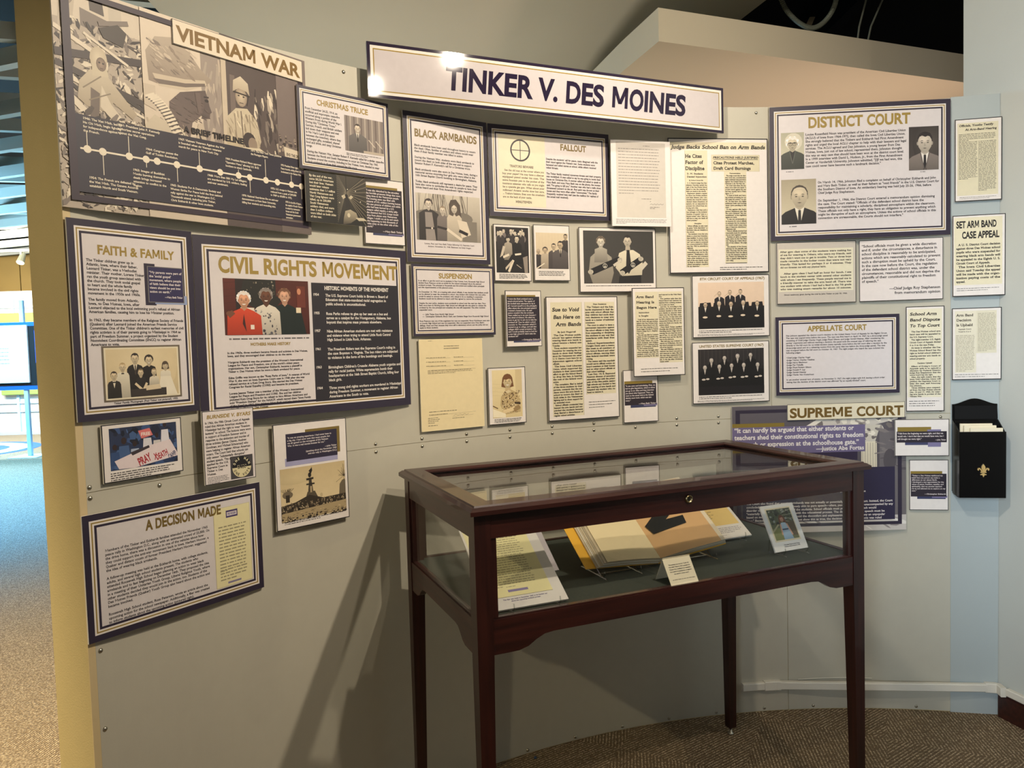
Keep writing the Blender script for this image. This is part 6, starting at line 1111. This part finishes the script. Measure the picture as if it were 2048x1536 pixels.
# ------------------------------------------------------------------ things inside the display case (case coordinates)
def frame_m(o, a, u):
    """matrix with x along a, z along u, y into the sheet; o in case coordinates"""
    a = Vector(a).normalized(); u = Vector(u); u = (u-a*u.dot(a)).normalized(); y = u.cross(a)
    return CM @ Matrix(((a.x, y.x, u.x, o[0]), (a.y, y.y, u.y, o[1]), (a.z, y.z, u.z, o[2]), (0, 0, 0, 1)))
def easel(name, label, u0, u1, v, z, ang, L, lip=.022):
    """clear acrylic easel: two bent side strips joined by bars; sheet rests on the lip"""
    e = empty(name, (0, 0, 0)); e.matrix_world = CM @ Matrix.Translation(((u0+u1)/2, v, DZ)); tag(e, label, 'easel'); w = (u1-u0)/2; dz = z-DZ; ca, sa = math.cos(ang), math.sin(ang)
    r = .0018
    for sx in (-1, 1):
        x = sx*w
        G().tube([(x, -.020*1, dz+lip), (x, -.022, dz+lip*.5), (x, -.012, dz-.006), (x, .004, dz-.004)], r, 6).obj('hook', M_ACR, e)
        G().tube([(x, -.012, dz-.006), (x, -.028, r+.0003), (x, .03, r+.0003), (x, ca*L*.75, r+.0003), (x, ca*L*.62, sa*L*.62)], r, 6).obj('foot', M_ACR, e)
        G().tube([(x, .004, dz-.005), (x, .004+ca*L*.62, dz-.005+sa*L*.62)], r, 6).obj('rest', M_ACR, e)
    for (yy, zz) in ((.03, r+.0003), (.004+ca*L*.5, dz-.006+sa*L*.5)): G().tube([(-w, yy, zz), (w, yy, zz)], r, 6).obj('crossbar', M_ACR, e)
    return e
# flier on a board
def sheet(name, label, cat, u0, u1, v, z, ang, L, draw, m=M_FOAM, th=.005):
    mw = frame_m((u0, v, z), (1, 0, 0), (0, math.cos(ang), math.sin(ang))); w = u1-u0
    g = G(); g.box((0, 0, 0), (w, th, L)); o = g.obj(name, m, mw=mw); tag(o, label, cat)
    b = Buf(-.0004); draw(V(b, 0, L, w, L)); b.build('print', o, M_PRINT); return o
def d_flier(v):
    v.rect(0, 0, 1, 1, (226, 222, 216)); v.rect(.03, .03, .86, .87, (236, 228, 172)); v.rect(.03, .868, .86, .872, (110, 100, 70)); v.rect(.4, .06, .6, .12, (74, 62, 110)); v.rect(.42, .07, .58, .11, (226, 216, 200)); v.text('WE MOURN', .43, .102, .02, (90, 76, 120), 'B', w=.14)
    v.bars(.08, .74, .17, .028, 22, .010, (110, 104, 80), .10, .3, seed=3); v.rect(.30, .795, .56, .822, (140, 128, 170)); v.bars(.3, .5, .765, .02, 1, .008, (120, 112, 90)); v.block('This flier was made in December 1965 to be handed out|about the upcoming armband protest.', .16, .80, .905, .022, .012, (60, 50, 110), 'B', al='c')
o = sheet('flier_board', 'yellowish typed flier on a white board in the left front of the case', 'document', -.585, -.367, -.291, .866, math.radians(33.5), .285, d_flier)
easel('acrylic_easel', 'clear acrylic easel holding the typed flier', -.53, -.40, -.288, .862, math.radians(33.5), .20)
o = sheet('backing_board', 'grey edged board leaning behind the typed flier', 'board', -.49, -.266, -.030, .860, math.radians(36), .20, lambda v: v.rect(0, 0, 1, 1, (190, 184, 190)), mat('grey_board', (150, 144, 156), .6), .007)
# folder
S0 = Vector((.011, -.149, .886)); A1 = Vector((.253, .013, .024)).normalized(); UP = Vector((0, .838, .546)); A0 = Vector((-.249, -.016, .022)).normalized()
fo = empty('paper_folder', (0, 0, 0)); fo.matrix_world = CM @ Matrix.Translation((0, -.17, .89)); tag(fo, 'open yellow folder of aged court papers lying on clear stands', 'folder')
FI = (CM @ Matrix.Translation((0, -.17, .89))).inverted()
def leaf(name, d, wd, L, off, th, m, x0=0.0, z0=0.0, label=None, curl=0.0):
    """a leaf hinged at the spine, running in direction d"""
    a = d; n = a.cross(UP).normalized(); n = -n if n.z < 0 else n; v = []; N = 8
    for i in range(N+1):
        t = i/N; c = n*(off+curl*math.sin(math.pi*t))
        for (k, q) in ((0, 0), (0, th), (1, th), (1, 0)):
            p = S0+a*(x0+(wd-x0)*t)+UP*(z0+L*k)+c+n*q; v.append(tuple(FI @ (CM @ p)))
    f = []
    for i in range(N):
        for j in range(4): f.append((4*i+j, 4*i+(j+1) % 4, 4*i+4+(j+1) % 4, 4*i+4+j))
    f += [(3, 2, 1, 0), (4*N, 4*N+1, 4*N+2, 4*N+3)]
    o = link(name, v, f, m, fo)
    import bmesh
    bm = bmesh.new(); bm.from_mesh(o.data); bmesh.ops.recalc_face_normals(bm, faces=bm.faces); bm.to_mesh(o.data); bm.free()
    if label: o['label'] = label
    return o
leaf('cover', A0, .252, .30, -.0215, .0012, M_YELLOW, label='yellow front cover of the folder'); leaf('cover', A1, .262, .30, -.0235, .0012, M_YELLOW, label='yellow back cover of the folder')
rr = random.Random(2)
MP = [mat('old_paper_a', (226, 212, 184), .85), mat('old_paper_b', (196, 182, 154), .85), mat('old_paper_c', (236, 230, 214), .85)]
for i in range(8): leaf('page', A0, .222-.005*rr.random()-.0035*i, .292-.004*i*rr.random(), -.0195+.0026*i, .0013, MP[i % 3], z0=-.004*rr.random(), curl=.003)
leaf('page', A0, .188, .285, .0022, .0006, mat('cream_page', (234, 216, 172), .85, noise=.03, nscale=20), curl=.004, label='cream inner page')
for i in range(9): leaf('page', A1, .256-.004*rr.random()+.0006*(8-i), .292, -.0215+.0024*i, .0012, MP[(i+1) % 3], z0=.003*rr.random(), curl=.002)
leaf('page', A1, .236, .290, .0004, .0006, M_TAN, curl=.004, label='tan page carrying the black armband')
# armband: black cloth strip folded to a point, lying on the tan page
def PG(x, z, h): n = A1.cross(UP).normalized(); n = -n if n.z < 0 else n; return CM @ (S0+A1*x+UP*z+n*h)
ab = empty('armband', (0, 0, 0)); ab.location = PG(.1, .15, .006); tag(ab, 'black cloth armband folded to a point on the open tan page', 'armband'); bpy.context.view_layer.update(); AI = Matrix.Translation(ab.location).inverted()
def strip(name, pts, h0, h1):
    n = len(pts); v = [tuple(AI @ PG(x, z, h0)) for x, z in pts]+[tuple(AI @ PG(x, z, h1)) for x, z in pts]
    f = [tuple(range(n))[::-1], tuple(range(n, 2*n))]+[(i, (i+1) % n, n+(i+1) % n, n+i) for i in range(n)]
    link(name, v, f, M_CLOTH, ab)
strip('band', [(.015, .125), (.027, .088), (.095, .129), (.141, .156), (.195, .190), (.172, .226), (.076, .166)], .0056, .0066)
strip('band', [(.027, .088), (.157, .097), (.163, .129), (.095, .1295)], .0067, .0077)
strip('band', [(.006, .176), (.075, .167), (.100, .182), (.024, .215)], .0046, .0055)
# stands under the folder
easel('acrylic_easel', 'clear acrylic stand under the left cover of the yellow folder', -.19, -.07, -.152, .868, math.radians(33), .20, .014)
easel('acrylic_easel', 'clear acrylic stand under the right side of the yellow folder', .09, .21, -.136, .866, math.radians(33), .18, .012)
# tent card
tc_ = empty('tent_card', (0, 0, 0)); tc_.matrix_world = CM @ Matrix.Translation((-.0165, -.300, DZ)); tag(tc_, 'small cream folded caption card standing before the yellow folder', 'card')
ang = math.atan2(.064, .043); H_ = .078
g = G(); g.box((-.0455, 0, 0), (.0455, .0009, H_)); m1 = Matrix.Translation((0, -.014, .0006)) @ Matrix.Rotation(-(math.pi/2-ang), 4, 'X'); fr = g.obj('front_leaf', M_PAPER, tc_); fr.matrix_local = m1
topy = -.014+H_*math.cos(ang); topz = H_*math.sin(ang); g = G(); g.box((-.0455, -.0009, 0), (.0455, 0, H_*.985)); bk = g.obj('back_leaf', M_PAPER, tc_); bk.matrix_local = Matrix.Translation((0, topy+.035, .0006)) @ Matrix.Rotation(math.atan2(.035-.0015, topz), 4, 'X')
b = Buf(-.0004); v = V(b, -.0455, H_, .091, H_); v.block('This armband was worn by 13-year-old|Mary Beth Tinker in 1965 to protest the|Vietnam War, resulting in her suspension|from school. It is pinned into a scrapbook|she used for a school report.', .12, .90, .26, .085, .040, (70, 62, 56), al='c'); v.bars(.12, .92, .80, .08, 1, .03, (120, 110, 100), last=1); b.build('lettering', fr, M_PRINT)
# photo of a girl in a pale blue dress on an easel
def d_photo(v):
    v.rect(0, 0, 1, 1, (232, 230, 224)); v.rect(.10, .07, .88, .80, (226, 214, 180)); p = v.sub(.14, .10, .85, .765, True); p.rect(0, 0, 1.2, 1, (70, 78, 60), (120, 122, 84)); mottle(p, 0, 0, 1, .5, 60, [(46, 50, 44), (96, 104, 84), (150, 156, 146), (60, 66, 54)], .02, .07, 4); p.rect(0, .62, .35, 1, (130, 134, 84)); p.line(0, .72, .3, .5, .05, (176, 166, 130))
    for i in range(12): p.line(.55, .1+.04*i, 1.0, -.05+.085*i, .014, (166, 160, 140) if i % 2 else (70, 62, 50))
    p.rect(.60, .45, 1, .9, (96, 84, 62)); p.poly([(.40, .46), (.58, .46), (.64, .66), (.72, 1), (.34, 1), (.36, .6)], (176, 196, 206), (150, 178, 200)); p.rect(.385, .655, .62, .70, (60, 74, 96)); p.line(.37, .5, .33, .85, .05, (214, 160, 130)); p.line(.62, .5, .72, .88, .05, (214, 160, 130)); head(p, .48, .32, .105, (214, 160, 130), (112, 66, 44), 'bob'); p.poly([(.36, .30), (.34, .48), (.41, .46), (.42, .25)], (116, 70, 46)); p.poly([(.60, .30), (.63, .48), (.55, .46), (.54, .25)], (116, 70, 46))
    v.block('Mary Beth Tinker in Des Moines|wearing a black armband in 1965.', .30, .80, .885, .035, .020, (60, 52, 56), 'B', al='c')
sheet('photo_print', 'small colour photo of a girl in a pale dress on a clear easel', 'photo', .383, .513, -.221, .872, math.radians(61.5), .148, d_photo)
easel('acrylic_easel', 'clear acrylic easel holding the small colour photo', .405, .495, -.218, .868, math.radians(61.5), .15, .018)
def d_doc(v):
    v.rect(0, 0, 1, 1, (222, 216, 206)); v.rect(.04, .03, .95, .76, (226, 196, 124)); v.text('FILED', .30, .16, .05, (150, 126, 84), 'S', w=.32, it=.1); v.bars(.2, .8, .26, .04, 3, .014, (170, 146, 96), .2, .6); v.bars(.30, .62, .50, .03, 6, .014, (110, 92, 60), .3, .6, 4); v.bars(.08, .93, .815, .028, 4, .012, (80, 72, 90), .06, .8, 6); v.bars(.2, .8, .945, .02, 1, .008, (80, 72, 90))
sheet('document_board', 'tan stamped court document on a white board behind the folder, right', 'document', .255, .470, -.008, .870, math.radians(32), .25, d_doc)
easel('acrylic_easel', 'clear acrylic easel holding the tan stamped document', .30, .43, -.004, .866, math.radians(32), .18)
